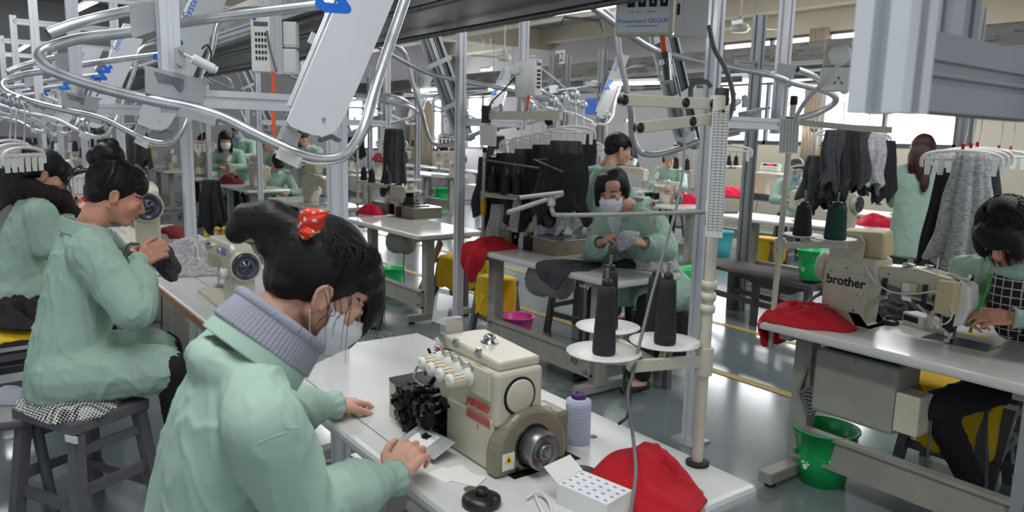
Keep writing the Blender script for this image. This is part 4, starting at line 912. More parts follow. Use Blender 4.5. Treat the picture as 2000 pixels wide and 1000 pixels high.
# ---- the nearest woman, seen from behind her right shoulder ----
J = dict(pelvis=(-1.54, .33, .6), neck=(-1.465, .43, 1.17), head=Dp(628, 556, 1.56), shR=(-1.285, .41, 1.075), shL=(-1.65, .44, 1.10), elR=Dp(590, 995, 1.42), elL=(-1.86, .6, .88), wrR=Dp(764, 936, 1.7), wrL=Zp(648, 792, .825),
         knR=(-1.32, .5, .6), knL=(-1.6, .5, .6), anR=(-1.33, .55, .1), anL=(-1.6, .55, .1))
J['hdR'] = (Dp(812, 868, 1.77)-J['wrR']); J['hnR'] = (.5, -.4, .8); J['hdL'] = (Zp(716, 775, .80)-J['wrL']); J['hnL'] = (0, -.1, 1)
TNc = Dp(510, 675, 1.5); TNd = (0, .72, .8); TNr = Matrix(((1, 0, 0), (0, .743, .669), (0, -.669, .743)))
w1, H1, j1, T1 = person('woman in a mint coat with a dotted red bow at the nearest machine', J, -.12, .62, .05, -.1, vox=.0065, body_vox=.0042, coat_amp=.0042, seed=1, hcurls=((.3, .38, .45, .55), (.95, .95, .9, .85)), torso=.98, sleeve=1.02, thumbdir=.5, cext=[(TNc-Vector(TNd)*.07, (.114, .114, .06), TNr)])
rb = Dp(592, 446, 1.5); rb = T1 @ rb
L_ = lambda x, y, D: T1 @ Dp(x, y, D)
hair_blob(w1, H1, CAP+[((0, -.035, .035), (.092, .1, .09)), ((0, .055, .06), (.07, .042, .045)), ((-.03, .07, .03), (.05, .03, .05))], .0045, extra=[
    (L_(588, 452, 1.5), L_(530, 430, 1.5), .03, .042), (L_(530, 430, 1.5), L_(485, 430, 1.5), .042, .036), (L_(485, 430, 1.5), L_(463, 452, 1.5), .035, .026), (L_(530, 440, 1.5), L_(528, 478, 1.5), .04, .03), (L_(530, 475, 1.5), L_(580, 500, 1.5), .03, .05),
    (L_(712, 520, 1.58), L_(730, 590, 1.6), .034, .026), (L_(730, 590, 1.6), L_(706, 645, 1.62), .024, .013), (L_(706, 645, 1.62), L_(680, 682, 1.62), .012, .003)])
cs = []; random.seed(2)
for i in range(420):
    a = random.uniform(-PI, PI); e0 = random.uniform(-.5, .25) if abs(a) > 1.2 else random.uniform(.15, .6); A = surf(H1, a, e0, .003); e1 = e0+(1.15-e0)*.5; B = surf(H1, a*.97+.05, e1, .004+.002*random.random()); Cc = rb+(B-rb)*.25+Vector((0, 0, .006)); cs.append([rb, Cc, B, A])
for i in range(9):
    x = random.uniform(610, 720); y = random.uniform(540, 590); x2 = x+random.uniform(-35, 0); y2 = random.uniform(630, 715); D = 1.43+.0006*(x-600); cs.append([L_(x, y, D), L_(x+4, y+40, D), L_((x+x2)/2, (y+y2)/2+10, D), L_(x2, y2, D)])
for i in range(60):
    x = random.uniform(660, 745); y = 470+(x-640)*.35+random.uniform(-10, 15); D = 1.5+.001*(x-640); cs.append([L_(x-20, y-25, D), L_(x, y, D), L_(min(752, x+25), y+70, D+.03), L_(x+8+random.uniform(-15, 5), y+150, D+.04)])
strands(w1, 'hair_strands', cs)
# bow
bm = MB(); 
for (x0, y0, x1, y1, w) in ((584, 446, 640, 414, .025), (584, 453, 616, 455, .014)):
    a, b_ = L_(x0, y0, 1.455), L_(x1, y1, 1.44); d = (b_-a); X = d.normalized(); Z_ = (T1 @ CAMP - a).normalized(); Y = Z_.cross(X).normalized(); rows = []
    for i in range(13):
        q = i/12; ww = w*(math.sin(PI*min(1, q*1.08)**.8)*.95+.12*(1-q)); rows.append([a+d*q*1.06+Y*ww*s+Z_*(.016*math.sin(PI*q)*(1-s*s)+.003*math.sin(s*7+q*5)) for s in [-1+k/5 for k in range(11)]])
    bm.sheet(rows)
bm.build('dotted_bow', M['scrunchie'], w1, solid=.003)
mask(w1, H1)
tn = ring_collar(w1, T1 @ TNc, TNd, .098, .108, .062, 'knitgrey', 'turtleneck', X=(1, 0, 0), th=.014, ribs=74, n=444, flare=-.1)
MB().tube([(T1 @ TNc)+Vector(TNd).normalized()*.062+Vector((1, 0, 0))*.09*math.cos(a)+Vector((0, .8, -.72)).normalized()*.099*math.sin(a) for a in [2*PI*i/48 for i in range(49)]], .012, 12, caps=False).build('rolled_edge', M['knitgrey'], tn)
ring_collar(w1, T1 @ (TNc-Vector(TNd)*.03), TNd, .106, .112, .046, 'mint', 'coat_collar', X=(1, 0, 0), th=.006, open_=1.2, flare=-.06)
# ---- second woman, in profile ----
J = dict(pelvis=(-3.42, .3, .62), neck=(-3.45, .42, 1.19), head=Dp(228, 378, 3.05), shR=(-3.26, .4, 1.11), shL=(-3.66, .44, 1.12), elR=Dp(262, 605, 2.92), elL=(-3.75, .62, .93), wrR=Dp(272, 512, 3.1), wrL=Dp(262, 492, 3.3),
         knR=(-3.2, .66, .62), knL=(-3.55, .7, .62), anR=(-3.25, .72, .1), anL=(-3.5, .75, .1))
J['hdR'] = (Dp(302, 492, 3.12)-J['wrR']); J['hnR'] = (.8, -.3, .4); J['hdL'] = (Dp(298, 478, 3.25)-J['wrL']); J['hnL'] = (-.6, -.2, .7)
w2, H2, j2, T2 = person('woman in profile with a loose bun threading grey knit on the houndstooth stool', J, -.1, .42, 0, -.05, vox=.009, body_vox=.006, seed=2, coat_amp=.0065, hcurl=.75, torso=1.1, sleeve=1.22, skin='skin_r')
hair_blob(w2, H2, CAP+[((0, -.075, .13), (.055, .055, .042)), ((0, -.11, .1), (.04, .035, .035)), ((.0, .06, .05), (.062, .035, .04)), ((-.078, .01, -.01), (.01, .022, .03)), ((.0, -.085, .17), (.02, .03, .02))], .006)
cs = []
for i in range(150):
    a = random.uniform(-PI, PI); e0 = random.uniform(-.5, .5) if abs(a) > 1.2 else random.uniform(.15, .6); A = surf(H2, a, e0, .003); B = surf(H2, a, e0+(1.3-e0)*.5, .004); cs.append([H2 @ Vector((0, -.07, .12)), B, A])
for i in range(24):
    cs.append([H2 @ Vector((random.uniform(-.04, .04), -.12+random.uniform(-.03, .03), .05)), H2 @ Vector((random.uniform(-.05, .05), -.15+random.uniform(-.03, .0), -.0)), H2 @ Vector((random.uniform(-.05, .05), -.14+random.uniform(-.03, .02), -.06))])
strands(w2, 'hair_strands', cs, r=.0011)
ring_collar(w2, T2 @ Vector((-3.45, .4, 1.155)), (0, .3, .95), .095, .095, .06, 'mint', 'coat_collar', X=(1, 0, 0), th=.005, open_=1.4, flare=.04)
# ---- third woman with brown fur collar ----
J = dict(pelvis=(-5.15, .22, .62), neck=(-5.15, .38, 1.18), head=Dp(92, 340, 4.35), shR=(-4.97, .36, 1.1), shL=(-5.35, .38, 1.1), elR=Dp(92, 480, 4.25), elL=(-5.4, .62, .95), wrR=Dp(142, 418, 4.45), wrL=Dp(150, 405, 4.6),
         knR=(-4.98, .62, .62), knL=(-5.3, .62, .62), anR=(-5, .7, .1), anL=(-5.3, .7, .1))
w3, H3, j3, T3 = person('woman at the left edge in a mint coat with a brown fur collar', J, -.1, .5, 0, -.05, vox=.011, body_vox=.008, seed=3, coat_amp=.0065, torso=1.12, sleeve=1.2)
hair_blob(w3, H3, CAP+[((0, -.1, .05), (.06, .08, .055)), ((0, -.16, .0), (.05, .05, .08)), ((0, .06, .05), (.07, .045, .05)), ((0, .08, .02), (.06, .03, .035))], .007)
b = MB()
for i in range(25):
    a = 2*PI*i/24; b.sph(j3['neck']+Vector((.1*math.cos(a), .1*math.sin(a)+.02, .035+.045*math.sin(a+PI))), .052+.006*math.sin(i*2.1))
b.cap(j3['neck']+Vector((.02, .1, 0)), j3['neck']+Vector((.05, .22, -.2)), .05, .05); b.sph(j3['neck']+Vector((0, -.06, .06)), .085)
remesh(b, 'fur_collar', [M['brownfur']], .009, 2, disp=lambda c: .006*noise.noise(c*40), parent=w3)

# ---- masked woman at the middle table, facing the camera ----
J = dict(pelvis=(-3.3, 3.75, .62), neck=(-3.345, 3.42, 1.165), head=Dp(1197, 372, 4.6), shR=(-3.53, 3.46, 1.08), shL=(-3.16, 3.46, 1.08), elR=(-3.6, 3.36, .86), elL=Dp(1300, 488, 4.55), wrR=Dp(1172, 474, 4.52), wrL=Dp(1262, 476, 4.4),
         knR=(-3.5, 3.32, .6), knL=(-3.1, 3.36, .6), anR=(-3.5, 3.3, .1), anL=(-3.15, 3.4, .1))
J['hdR'] = (Dp(1190, 462, 4.42)-J['wrR']); J['hnR'] = (-.6, -.3, .6); J['hdL'] = (Dp(1228, 465, 4.36)-J['wrL']); J['hnL'] = (.3, -.4, .85)
w4, H4, j4, T4 = person('woman with a white face mask handling grey knit at the middle table', J, PI-.05, .22, -.06, .55, vox=.009, body_vox=.0055, seed=4, coat_amp=.0055, torso=1.0, sleeve=1.15, hcurl=.45)
hair_blob(w4, H4, [CAP[0], CAP[2], ((.02, .03, .07), (.07, .055, .036)), ((.045, .07, .04), (.042, .03, .045)), ((.06, .055, .0), (.03, .035, .06)), ((.075, .03, -.01), (.024, .045, .075)), ((.07, .05, -.05), (.018, .03, .045)), ((-.078, -.015, .01), (.02, .045, .055)), ((0, -.08, -.03), (.06, .04, .06))], .0055)
mask(w4, H4)
ring_collar(w4, j4['neck']-Vector((0, .0, .0)), (0, -.2, .95), .085, .085, .05, 'mint', 'coat_collar', X=(-1, 0, 0), th=.006, open_=1.9, flare=.1)
# ---- woman at the programmable machine on the right ----
J = dict(pelvis=(-1.1, 3.95, .62), neck=Dp(1990, 500, 3.2), head=Dp(1962, 452, 3.06), shR=(-1.45, 3.66, 1.05), shL=(-1.02, 3.64, 1.06), elR=Dp(1900, 580, 3.3), elL=(-.92, 3.5, .92), wrR=Dp(1893, 618, 3.18), wrL=Dp(1985, 622, 2.98),
         knR=Dp(1828, 795, 3.15), knL=(-.95, 3.45, .62), anR=Zp(1895, 950, .1), anL=(-1.1, 3.7, .1))
J['neck'] = (-1.19, 3.52, 1.14); J['hdR'] = (Dp(1912, 622, 3.05)-J['wrR']); J['hnR'] = (-.5, -.5, .5); J['hdL'] = (Dp(1928, 618, 3.02)-J['wrL']); J['hnL'] = (.2, -.5, .8)
w5, H5, j5, T5 = person('woman with a black bob bending over the machine at the right edge', J, PI-.1, .7, 0, .1, vox=.009, body_vox=.0055, seed=5, coat_amp=.006, hcurl=.4, skin='skin_r', skirt=False)
hair_blob(w5, H5, CAP+[((.07, -.0, -.01), (.035, .07, .085)), ((-.07, -.0, -.01), (.035, .07, .085)), ((0, .065, .045), (.075, .042, .055)), ((.06, .055, -.01), (.03, .04, .08)), ((-.06, .055, -.01), (.03, .04, .08)), ((0, .09, .02), (.05, .018, .03)), ((0, -.08, -.03), (.07, .04, .07))], .0055, m='hair_v')
b = MB(); b.sph(lerp(j5['pelvis'], j5['neck'], .78)+Vector((-.03, -.115, -.02)), (.085, .05, .2)); b.sph(lerp(j5['pelvis'], j5['neck'], .5)+Vector((-.03, -.1, 0)), (.09, .06, .15)); remesh(b, 'plaid_shirt', [M['plaid']], .008, 3, disp=fold_disp(.003, 12, 2), parent=w5)
b = MB(); n0 = j5['neck']; b.tube([n0+Vector((-.06, -.14, -.05)), n0+Vector((-.05, -.175, -.12)), n0+Vector((-.07, -.19, -.2)), n0+Vector((-.09, -.18, -.3))], .006, 8, sub=5, flat=.3); b.build('green_lanyard', mat('green lanyard', (40, 150, 60), .6), w5)
strands(w5, 'hair_strands', [[surf(H5, a, .9, .004), surf(H5, a, .3, .008), H5 @ Vector((.1*math.sin(a), -.02+.11*math.cos(a), -.04)), H5 @ Vector((.095*math.sin(a), -.02+.105*math.cos(a), random.uniform(-.13, -.08)))] for a in [random.uniform(-PI, PI) for _ in range(170)]], 'hair_v', .0016)
# ---- seated worker with short hair seen from behind ----
def seated(lab, hp, D, yaw, pit, hy, seed, hair, mk=None, coat='mint2', hands=None, vox=.014, hm='hair', K=KP, elout=.22, reach=.34, extra=None, at=None):
    """seated figure whose head centre is seen at pixel hp and depth D"""
    h = Vector(at) if at else Dp(hp[0], hp[1], D); R3 = Matrix.Rotation(yaw, 3, 'Z'); o = lambda x, y, z: h+R3 @ Vector((x, y, 0))+Vector((0, 0, z)); pz = .62-h.z
    J = dict(pelvis=o(0, -.3, pz), neck=o(0, -.1, -.14), head=h, shR=o(.2, -.13, -.215), shL=o(-.2, -.13, -.215), elR=o(elout+.04, .02, -.44), elL=o(-elout-.04, .02, -.44), wrR=o(.09, reach-.1, -.42), wrL=o(-.09, reach-.1, -.42), knR=o(.13, .12, pz-.02), knL=o(-.13, .12, pz-.02), anR=o(.13, .12, .1-h.z), anL=o(-.13, .12, .1-h.z))
    t, Hs, j, T_ = person(lab, J, yaw, pit, 0, hy, vox=vox, K=K, body_vox=.0095, seed=seed, coat=coat, coat_amp=.005, group=None)
    hair_blob(t, Hs, CAP+hair, .009, m=hm)
    if mk: mask(t, Hs, mk, False)
    return t, Hs, j
w6, H6, j6 = seated('short-haired worker in a mint coat seen from behind the masked woman', (1208, 292), 6.1, -.25, .25, -.2, 6, [((0, .02, .075), (.08, .075, .04)), ((0, .07, .05), (.06, .025, .035))], vox=.012)
w7, H7, j7 = seated('smiling woman looking down at the far machine left of the white pole', (1307, 310), 12.2, PI+.55, .4, .2, 7, [((0, .05, .06), (.07, .04, .04)), ((.07, -.01, -.01), (.025, .06, .06)), ((-.07, -.01, -.01), (.025, .06, .06))], K=1.2)
w8, H8, j8 = seated('worker with a light blue face mask by the right windows', (1555, 330), 10.3, PI+.55, .55, .15, 8, [((0, .06, .06), (.075, .04, .045)), ((0, .02, .08), (.08, .07, .03))], 'mask_b', K=1.15)
w9, H9, j9 = seated('long-haired woman with a white mask at the far left machines', (440, 274), 12.0, -PI/2-.35, .1, .15, 9, [((.07, .0, -.06), (.028, .05, .12)), ((-.07, .0, -.06), (.028, .05, .12)), ((0, .07, .045), (.065, .03, .04))], 'mask', hm='hair_v', K=1.2)
w10, H10, j10 = seated('worker with a blue mask behind the long-haired masked woman', (464, 256), 12.6, PI+.9, .35, 0, 10, [((0, .06, .06), (.07, .04, .04))], 'mask_b')
w11, H11, j11 = seated('long-haired worker partly hidden behind the big curved rail', (592, 268), 11.6, PI+.9, .4, 0, 11, [((.06, .0, -.06), (.03, .06, .12)), ((0, .06, .05), (.07, .04, .04))], hm='hair_b')
w12, H12, j12 = seated('worker bending behind the rail end so that only the dark crown shows', (542, 318), 11.3, -PI/2, 1.1, 0, 12, [((0, .06, .05), (.08, .05, .05))])
# ---- standing woman ----
h = Dp(1803, 292, 6.6); R3 = Matrix.Rotation(.25, 3, 'Z'); o = lambda x, y, z: Vector((h.x, h.y, 0))+R3 @ Vector((x, y, 0))+Vector((0, 0, z))
J = dict(pelvis=o(0, -.05, .95), neck=o(0, -.04, 1.44), head=h, shR=o(.185, -.02, 1.35), shL=o(-.185, -.02, 1.35), elR=o(.25, .08, 1.1), elL=o(-.22, .12, 1.1), wrR=o(.16, .3, 1.12), wrL=o(-.14, .3, 1.12), knR=o(.1, 0, .5), knL=o(-.1, 0, .5), anR=o(.1, -.02, .09), anL=o(-.1, -.02, .09))
w13, H13, j13, T13 = person('standing woman with long reddish hair seen from behind in a long mint coat', J, .25, .1, 0, .1, vox=.011, body_vox=.009, seed=13, coat='mint', pants='darkcl', coat_amp=.004, skirt=2, torso=1.12)
hair_blob(w13, H13, CAP+[((0, -.03, .01), (.098, .1, .11)), ((0, -.1, -.08), (.098, .06, .14)), ((.03, -.13, -.16), (.06, .045, .12)), ((.05, -.15, -.27), (.035, .03, .09)), ((-.05, -.1, -.12), (.045, .05, .1))], .008, m='hair_b')

# ================= SEAMS AND SHIRT FRONTS LAID ON THE COATS =================
from mathutils.bvhtree import BVHTree
def coat_of(t): return [c for c in t.children if c.name.startswith('work_coat')][0]
def bvh_of(o): return BVHTree.FromPolygons([v.co.copy() for v in o.data.vertices], [tuple(p.vertices) for p in o.data.polygons])
def hit(bv, t, x, y, off=.001):
    d = _d(x, y).normalized(); o = CAMP-t.location; h = bv.ray_cast(o, d)
    return None if h[0] is None else h[0]-d*off
def seam(t, pts, r=.0016, name='seam', m='mint', sub=6):
    c = coat_of(t); bv = bvh_of(c); P = []
    for i in range(len(pts)-1):
        for k in range(sub): f = k/sub; h = hit(bv, t, pts[i][0]*(1-f)+pts[i+1][0]*f, pts[i][1]*(1-f)+pts[i+1][1]*f, 0); P += [h] if h is not None else []
    if len(P) > 3:
        Q = [P[0]]+[(P[i-1]+P[i]*2+P[i+1])/4 for i in range(1, len(P)-1)]+[P[-1]]; MB().tube(Q, r, 6).build(name, M[m], c)
def patch(t, left, right, name, m, n=14, k=8, off=.003):
    """grid between two pixel polylines laid on the coat"""
    c = coat_of(t); bv = bvh_of(c); rows = []
    def at(pl, f):
        q = f*(len(pl)-1); i = min(int(q), len(pl)-2); g = q-i; return pl[i][0]*(1-g)+pl[i+1][0]*g, pl[i][1]*(1-g)+pl[i+1][1]*g
    for j in range(n+1):
        a, b = at(left, j/n), at(right, j/n); row = []
        for i in range(k+1):
            h = hit(bv, t, a[0]+(b[0]-a[0])*i/k, a[1]+(b[1]-a[1])*i/k, off)
            if h is None: return None
            row.append(h)
        rows.append(row)
    dm = [((rows[j][i]+CAMP*0)) for j in range(n+1) for i in range(k+1)]
    return MB().sheet(rows).build(name, M[m], t, solid=.002)
seam(w1, [(520, 712), (540, 770), (556, 838), (590, 834)], .0014); seam(w1, [(452, 890), (520, 858), (597, 832)], .0014); seam(w1, [(410, 640), (470, 690), (520, 712)], .0012)
seam(w2, [(196, 440), (186, 500), (178, 560), (182, 600)], .002); seam(w2, [(130, 455), (170, 470), (200, 475)], .0016)
seam(w4, [(1226, 425), (1222, 470), (1216, 520)], .003); seam(w4, [(1256, 430), (1262, 462), (1258, 500)], .002); seam(w4, [(1172, 430), (1168, 455), (1164, 480)], .002)
patch(w4, [(1186, 424), (1190, 440), (1200, 466)], [(1216, 420), (1212, 440), (1204, 466)], 'white_shirt_front', 'mask')
seam(w13, [(1768, 305), (1800, 312), (1838, 310)], .003); seam(w13, [(1802, 312), (1798, 380), (1796, 440)], .0025)
seam(w6, [(1150, 345), (1160, 380), (1158, 420)], .004)
# ================= TABLES AND MACHINES IN PLACE =================
TZ = .78
P3 = lambda x, y, z: Vector((x, y, z))
# nearest table with its cut corner
ta = table('worn white table with a cut corner in front of the nearest woman', (-1.84, 1.16, 0), 0, 1.66, .7, 'table_old', poly=[(-.83, .35), (-.83, .06), (-.52, -.35), (.84, -.35), (.84, .35)], legx=(-.42, .6))
m = MB(); m.tube([Zp(x, y, TZ+.0006)-Vector((-1.84, 1.16, 0)) for x, y in ((594, 737), (650, 781), (761, 864))], .0012, 4); m.build('seam', M['ptext'], ta)
m = MB(); c = Zp(1088, 798, TZ)-Vector((-1.84, 1.16, 0)); m.cyl(c, c+Vector((0, 0, .001)), .014, n=18); c = Zp(1158, 853, TZ)-Vector((-1.84, 1.16, 0)); m.cyl(c, c+Vector((0, 0, .001)), .012, n=18); m.build('cable_holes', M['blackm'], ta)
m = MB(); m.bb((.05, -.13, TZ), (.49, .085, TZ+.001)); m.build('machine_cutout', M['blackm'], ta)
ov = overlock('cream overlock machine with four white knobs on the nearest table', (-1.6, 1.1, TZ+.001), 0); ov.scale = (.95, .95, .97)
tb = table('old white table with a bare brown wooden edge by the second woman', (-3.86, 1.15, 0), 0, 1.5, .68, 'table_old')
m = MB().bb((-.74, -.347, TZ-.04), (.74, -.338, TZ-.004)); m.build('bare_wood_edge', M['wood'], tb)
m = MB(); m.bb((-.75, -.125, TZ), (.75, -.122, TZ+.0006)); m.build('seam', M['ptext'], tb)
lk = lockstitch('white lockstitch machine with a big hand wheel behind the nearest woman\'s bun', (-3.66, 1.03, TZ+.01), -.04, 'JUKI', sc=1.0, mk=-1)
m = MB(); m.tube([P3(-.26, -.05, .25), P3(-.33, -.07, .27), P3(-.37, -.07, .25), P3(-.37, -.07, .16), P3(-.33, -.07, .14)], .005, 8, sub=5); m.build('wire_thread_guard', M['cordw'], lk)
tc_ = table('white table with a small red cloth in front of the woman with the fur collar', (-6.05, 1.15, 0), 0, 1.7, .66)
td = dup(tc_, 'white table far at the left, first behind the fur collar woman', (-8.45, 1.15, 0)); te = dup(tc_, 'white table far at the left, second behind the fur collar woman', (-10.75, 1.15, 0)); tf = dup(tc_, 'white table far at the left, last in its row', (-13.05, 1.15, 0))
lock_far = lockstitch('cream lockstitch machine on the table of the fur collar woman', (-6.35, 1.12, TZ+.01), 0, '', panel=1); lockstitch('tall cream machine end-on between the second woman\'s face and the slotted post', (-5.8, 1.06, TZ+.01), -.15, '', sc=1.45, group=None)
dup(lock_far, 'cream lockstitch machine far left, first behind the fur collar woman', (-8.2, 1.12, TZ+.01)); dup(lock_far, 'cream lockstitch machine far left, second behind the fur collar woman', (-10.6, 1.12, TZ+.01)); dup(lock_far, 'cream lockstitch machine far left, last in its row', (-12.9, 1.12, TZ+.01))
# middle row, operators on the far side
bt = table('long white table of the lettered programmable machine at the right', (-1.36, 3.35, 0), PI, 1.36, .78, legx=(-.4, .56), tr=False)
pm = pattern_machine('tall cream programmable sewing machine at the right with its maker\'s name', (-1.775, 3.34, TZ), PI); pm.scale = (.96, .96, .96)
a5 = table('white table marked A5 before the masked woman', (-3.83, 3.3, 0), PI, 1.58, .58, legx=(-.52, .6), mark='A5'); motor(a5, .2, -.02, .6, 1.25)
ob = overlock('cream overlock machine with a khaki box on the masked woman\'s table', P3(-4.36, 3.43, TZ), PI, mark=''); overlock_back_box(ob)
t2 = table('empty white table in the middle behind the nearest woman', (-6.04, 3.33, 0), PI, 1.46, .66, legx=(-.56, .5)); motor(t2, .25, -.02, .58, 1.1)
o2 = dup(ob, 'cream overlock machine on the empty middle table', P3(Zp(793, 430, TZ).x-.42, Zp(793, 430, TZ).y+.2, TZ), PI)
b = MB(); b.box((0, 0, 0), (.05, .03, .62), Matrix.Rotation(.62, 3, 'Y')); b.build('plank', M['wood']).location = (-5.72, 3.35, .42)
tag(bpy.data.objects['plank'], 'bare wooden plank leaning diagonally under the empty middle table', 'plank')
q3 = Zp(600, 402, TZ); q4 = Zp(490, 368, TZ)
t3s = table('white table with a square-headed machine right of the long-haired masked woman', (-8.48, 3.4, 0), PI, 1.6, .62); t3 = dup(t3s, 'white table with a square-headed machine before the long-haired masked woman', (-11.2, 3.5, 0), PI)
t3l = dup(t3s, 'white table farthest back in the middle row', (-13.9, 3.5, 0), PI)
bk = lockstitch('cream machine with a square beige head, right of the long-haired masked woman', (q3.x, q3.y+.12, TZ+.01), PI, '', 'beige', 2, 'square-headed machines', sc=1.15)
dup(bk, 'cream machine with a square beige head, in front of the long-haired masked woman', (q4.x, q4.y+.12, TZ+.01), PI); dup(bk, 'cream machine with a square beige head, farthest back', (-13.7, 3.6, TZ+.01), PI)
# row beyond the aisle, operators on the near side
r2 = table('white table under the machine with a display beside the green bucket', (-4.5, 7.2, 0), 0, 2.0, .62, legx=(-.6, .9))
lb = lockstitch('cream lockstitch machine with a display panel beyond the green cone', Vector((Zp(1610, 446, TZ).x-.05, Zp(1610, 446, TZ).y+.05, TZ+.01)), .0, 'brother', panel=1, sc=1.25, mk=-1)
p = Zp(1297, 398, TZ); r2b = table('white table of the small far overlock machine right of the masked woman', (p.x-.2, p.y+.1, 0), 0, 1.5, .7)
dup(ov, 'small far khaki overlock machine behind the masked woman\'s shoulder', (p.x-.15, p.y+.18, TZ), 0)
p = Zp(848, 342, TZ); r2c = table('white table of the far cylinder arm machine left of the middle posts', (p.x-.6, p.y+.2, 0), 0, 2.2, .62, legx=(-.1, .9))
cy = lockstitch('far cream cylinder arm machine left of the middle posts', (p.x+.35, p.y+.15, TZ+.01), 0, '', 'grey_en', sc=1.7, group=None)
p = Zp(735, 347, TZ); r2d = table('white table seen behind the two black cones of the empty middle table', (p.x-.3, p.y+.3, 0), 0, 1.7, .7); lockd = dup(lock_far, 'cream machine behind the two black cones of the empty middle table', (p.x-.2, p.y+.2, TZ+.01), PI)
# third row by the windows
p = Zp(1465, 386, TZ); r3 = table('white table under the windows in front of the blue-masked worker', (p.x, p.y+.3, 0), PI, 1.9, .62)
dup(lb, 'cream lockstitch machine in front of the blue-masked worker', (p.x+.1, p.y+.4, TZ+.01), PI)
p = Zp(1725, 420, TZ); r3b = table('white table right of the display machine beside the red cloth', (p.x, p.y+.2, 0), 0, 1.4, .62); dup(lb, 'cream machine behind the red cloth, left of the standing woman', (p.x+.35, p.y+.25, TZ+.01), 0)
p = Zp(1320, 368, TZ); r3c = table('white table of the smiling far woman', (w7.location.x-.1, w7.location.y-.62, 0), PI, 1.5, .56); dup(lb, 'cream machine in front of the smiling far woman', (w7.location.x-.35, w7.location.y-.62, TZ+.01), PI)

# ---------- thread stands ----------
def stand(lab, base, top, plates, arm, extra=None, mat_='cream', wrap=None, group='thread stands'):
    base = Vector(base); t = thing('thread_stand', lab, 'thread stand', base, 0, group); r = lambda p: Vector(p)-base
    MB().tube([r(base), r(top)], .0135, 14).build('pole', M[mat_], t)
    MB().lathe(r(base), (0, 0, 1), [(.03, 0), (.03, .008), (.016, .01)], 16).build('base_nut', M['rubber'], t)
    MB().lathe(r(top), (0, 0, 1), [(.0165, -.03), (.0165, .01), (0, .012)], 14).build('cap', M['rubber'], t)
    a, b_ = r(arm[0]), r(arm[1]); d = b_-a; X = Vector((d.y, -d.x, 0)).normalized()
    MB().prism([(-.006, -.015), (.006, -.015), (.006, .015), (-.006, .015)], a, X, (0, 0, 1), d).build('plate_arm', M[mat_], t, bev=.002)
    MB().cyl(a-Vector((0, 0, .035)), a+Vector((0, 0, .035)), .0215, n=14).build('clamp', M[mat_], t)
    m = MB(); dn = (Vector((a.x, a.y, 0))-Vector((b_.x, b_.y, 0))).normalized()
    for z in (-.018, .018): MB().cyl(a+Vector((0, 0, z)), a+X*.03+Vector((0, 0, z)), .006, n=8).build('clamp_bolt', M['steel'], t)
    for p in plates:
        thread_plate(r(p)).build('cone_plate', M['white'], t); q = r(p); MB().cyl(q-Vector((0, 0, .01)), q+Vector((0, 0, .21)), .0045, n=8).build('spindle', M['zinc_d'], t)
        MB().tube([q-Vector((0, 0, .012)), lerp(a, b_, .6)], .009, 8).build('plate_support', M[mat_], t)
    return t, r
pb = P3(-1.16, 1.475, TZ); pt = P3(-1.16, 1.475, 1.715)
pl = [Dp(1179, 694, 1.78), Dp(1298, 674, 1.88), Dp(1187, 644, 2.08)]
st, r = stand('tall white thread stand at the back corner of the nearest table', pb, pt, pl, (P3(-1.16, 1.475, 1.055), Dp(1225, 716, 1.75)))
for k, (q0, q1) in enumerate((((1395, 205), (1213, 195)), ((1392, 232), (1243, 250)))):
    a, b_ = r(Vector((-1.16, 1.46, Dp(q0[0], q0[1], 1.81).z))), r(Dp(q1[0], q1[1], 1.62)); d = b_-a; X = Vector((d.y, -d.x, 0)).normalized(); U_ = Vector((0, 0, 1))
    m = MB(); m.prism([(-.0035, -.013), (.0035, -.013), (.0035, .013), (-.0035, .013)], a, X, U_, d); q = m.build('guide_arm', M['tleg' if 0 else 'cream'], st, bev=.002)
    for f in ((.98, .36, .06) if k == 0 else (.97, .33)):
        m = MB(); c = a+d*f; m.lathe(c-X*.006, X, [(.011, 0), (.011, .004), (.005, .006), (.005, .008), (.011, .01), (.011, .014), (.004, .014)], 16); m.lathe(c+X*.006, -X, [(.011, 0), (.011, .004)], 16); m.build('eyelet', M['black'], q)
    MB().cyl(a-Vector((0, 0, .02)), a+Vector((0, 0, .02)), .019, n=14).build('arm_clamp', M['cream'], st)
D0 = 1.86; m = MB(); m.tube([r(Dp(1440, 414, D0+.02)), r(Dp(1390, 414, D0)), r(Dp(1200, 419, D0-.08)), r(Dp(1095, 420, D0-.13)), r(Dp(1080, 415, D0-.14)), r(Dp(1077, 400, D0-.14)), r(Dp(1076, 384, D0-.14))], .0052, 10, sub=4)
m.build('side_rod', M['grey_en'], st)
m = MB(); m.tube([r(Dp(992, 415, 1.62)), r(Dp(1098, 380, 1.76))], .0052, 10); m.tube([r(Dp(1016, 386, 1.74)), r(Dp(1100, 376, 1.7))], .0052, 10); m.cyl(r(Dp(1077, 378, 1.72)), r(Dp(1077, 402, 1.72)), .0095, n=12); m.build('swing_arms', M['grey_en'], st)
MB().lathe(r(P3(-1.16, 1.475, Dp(1390, 414, 1.84).z-.03)), (0, 0, 1), [(.021, 0), (.021, .06)], 14).build('rod_clamp', M['cream'], st)
for z in (1.18, 1.21, 1.24): MB().lathe(r(P3(-1.16, 1.475, z)), (0, 0, 1), [(.0175, 0), (.019, .01), (.0175, .02)], 14).build('collar_ring', M['cream'], st)
cn = cone('tall black thread cone on the front left plate of the nearest stand', pl[0]+P3(0, 0, .006), h=.165, r0=.028, r1=.02)
dup(cn, 'tall black thread cone on the right plate of the nearest stand', pl[1]+P3(0, 0, .006)); dup(cn, 'tall black thread cone on the rear plate of the nearest stand', pl[2]+P3(0, 0, .006))
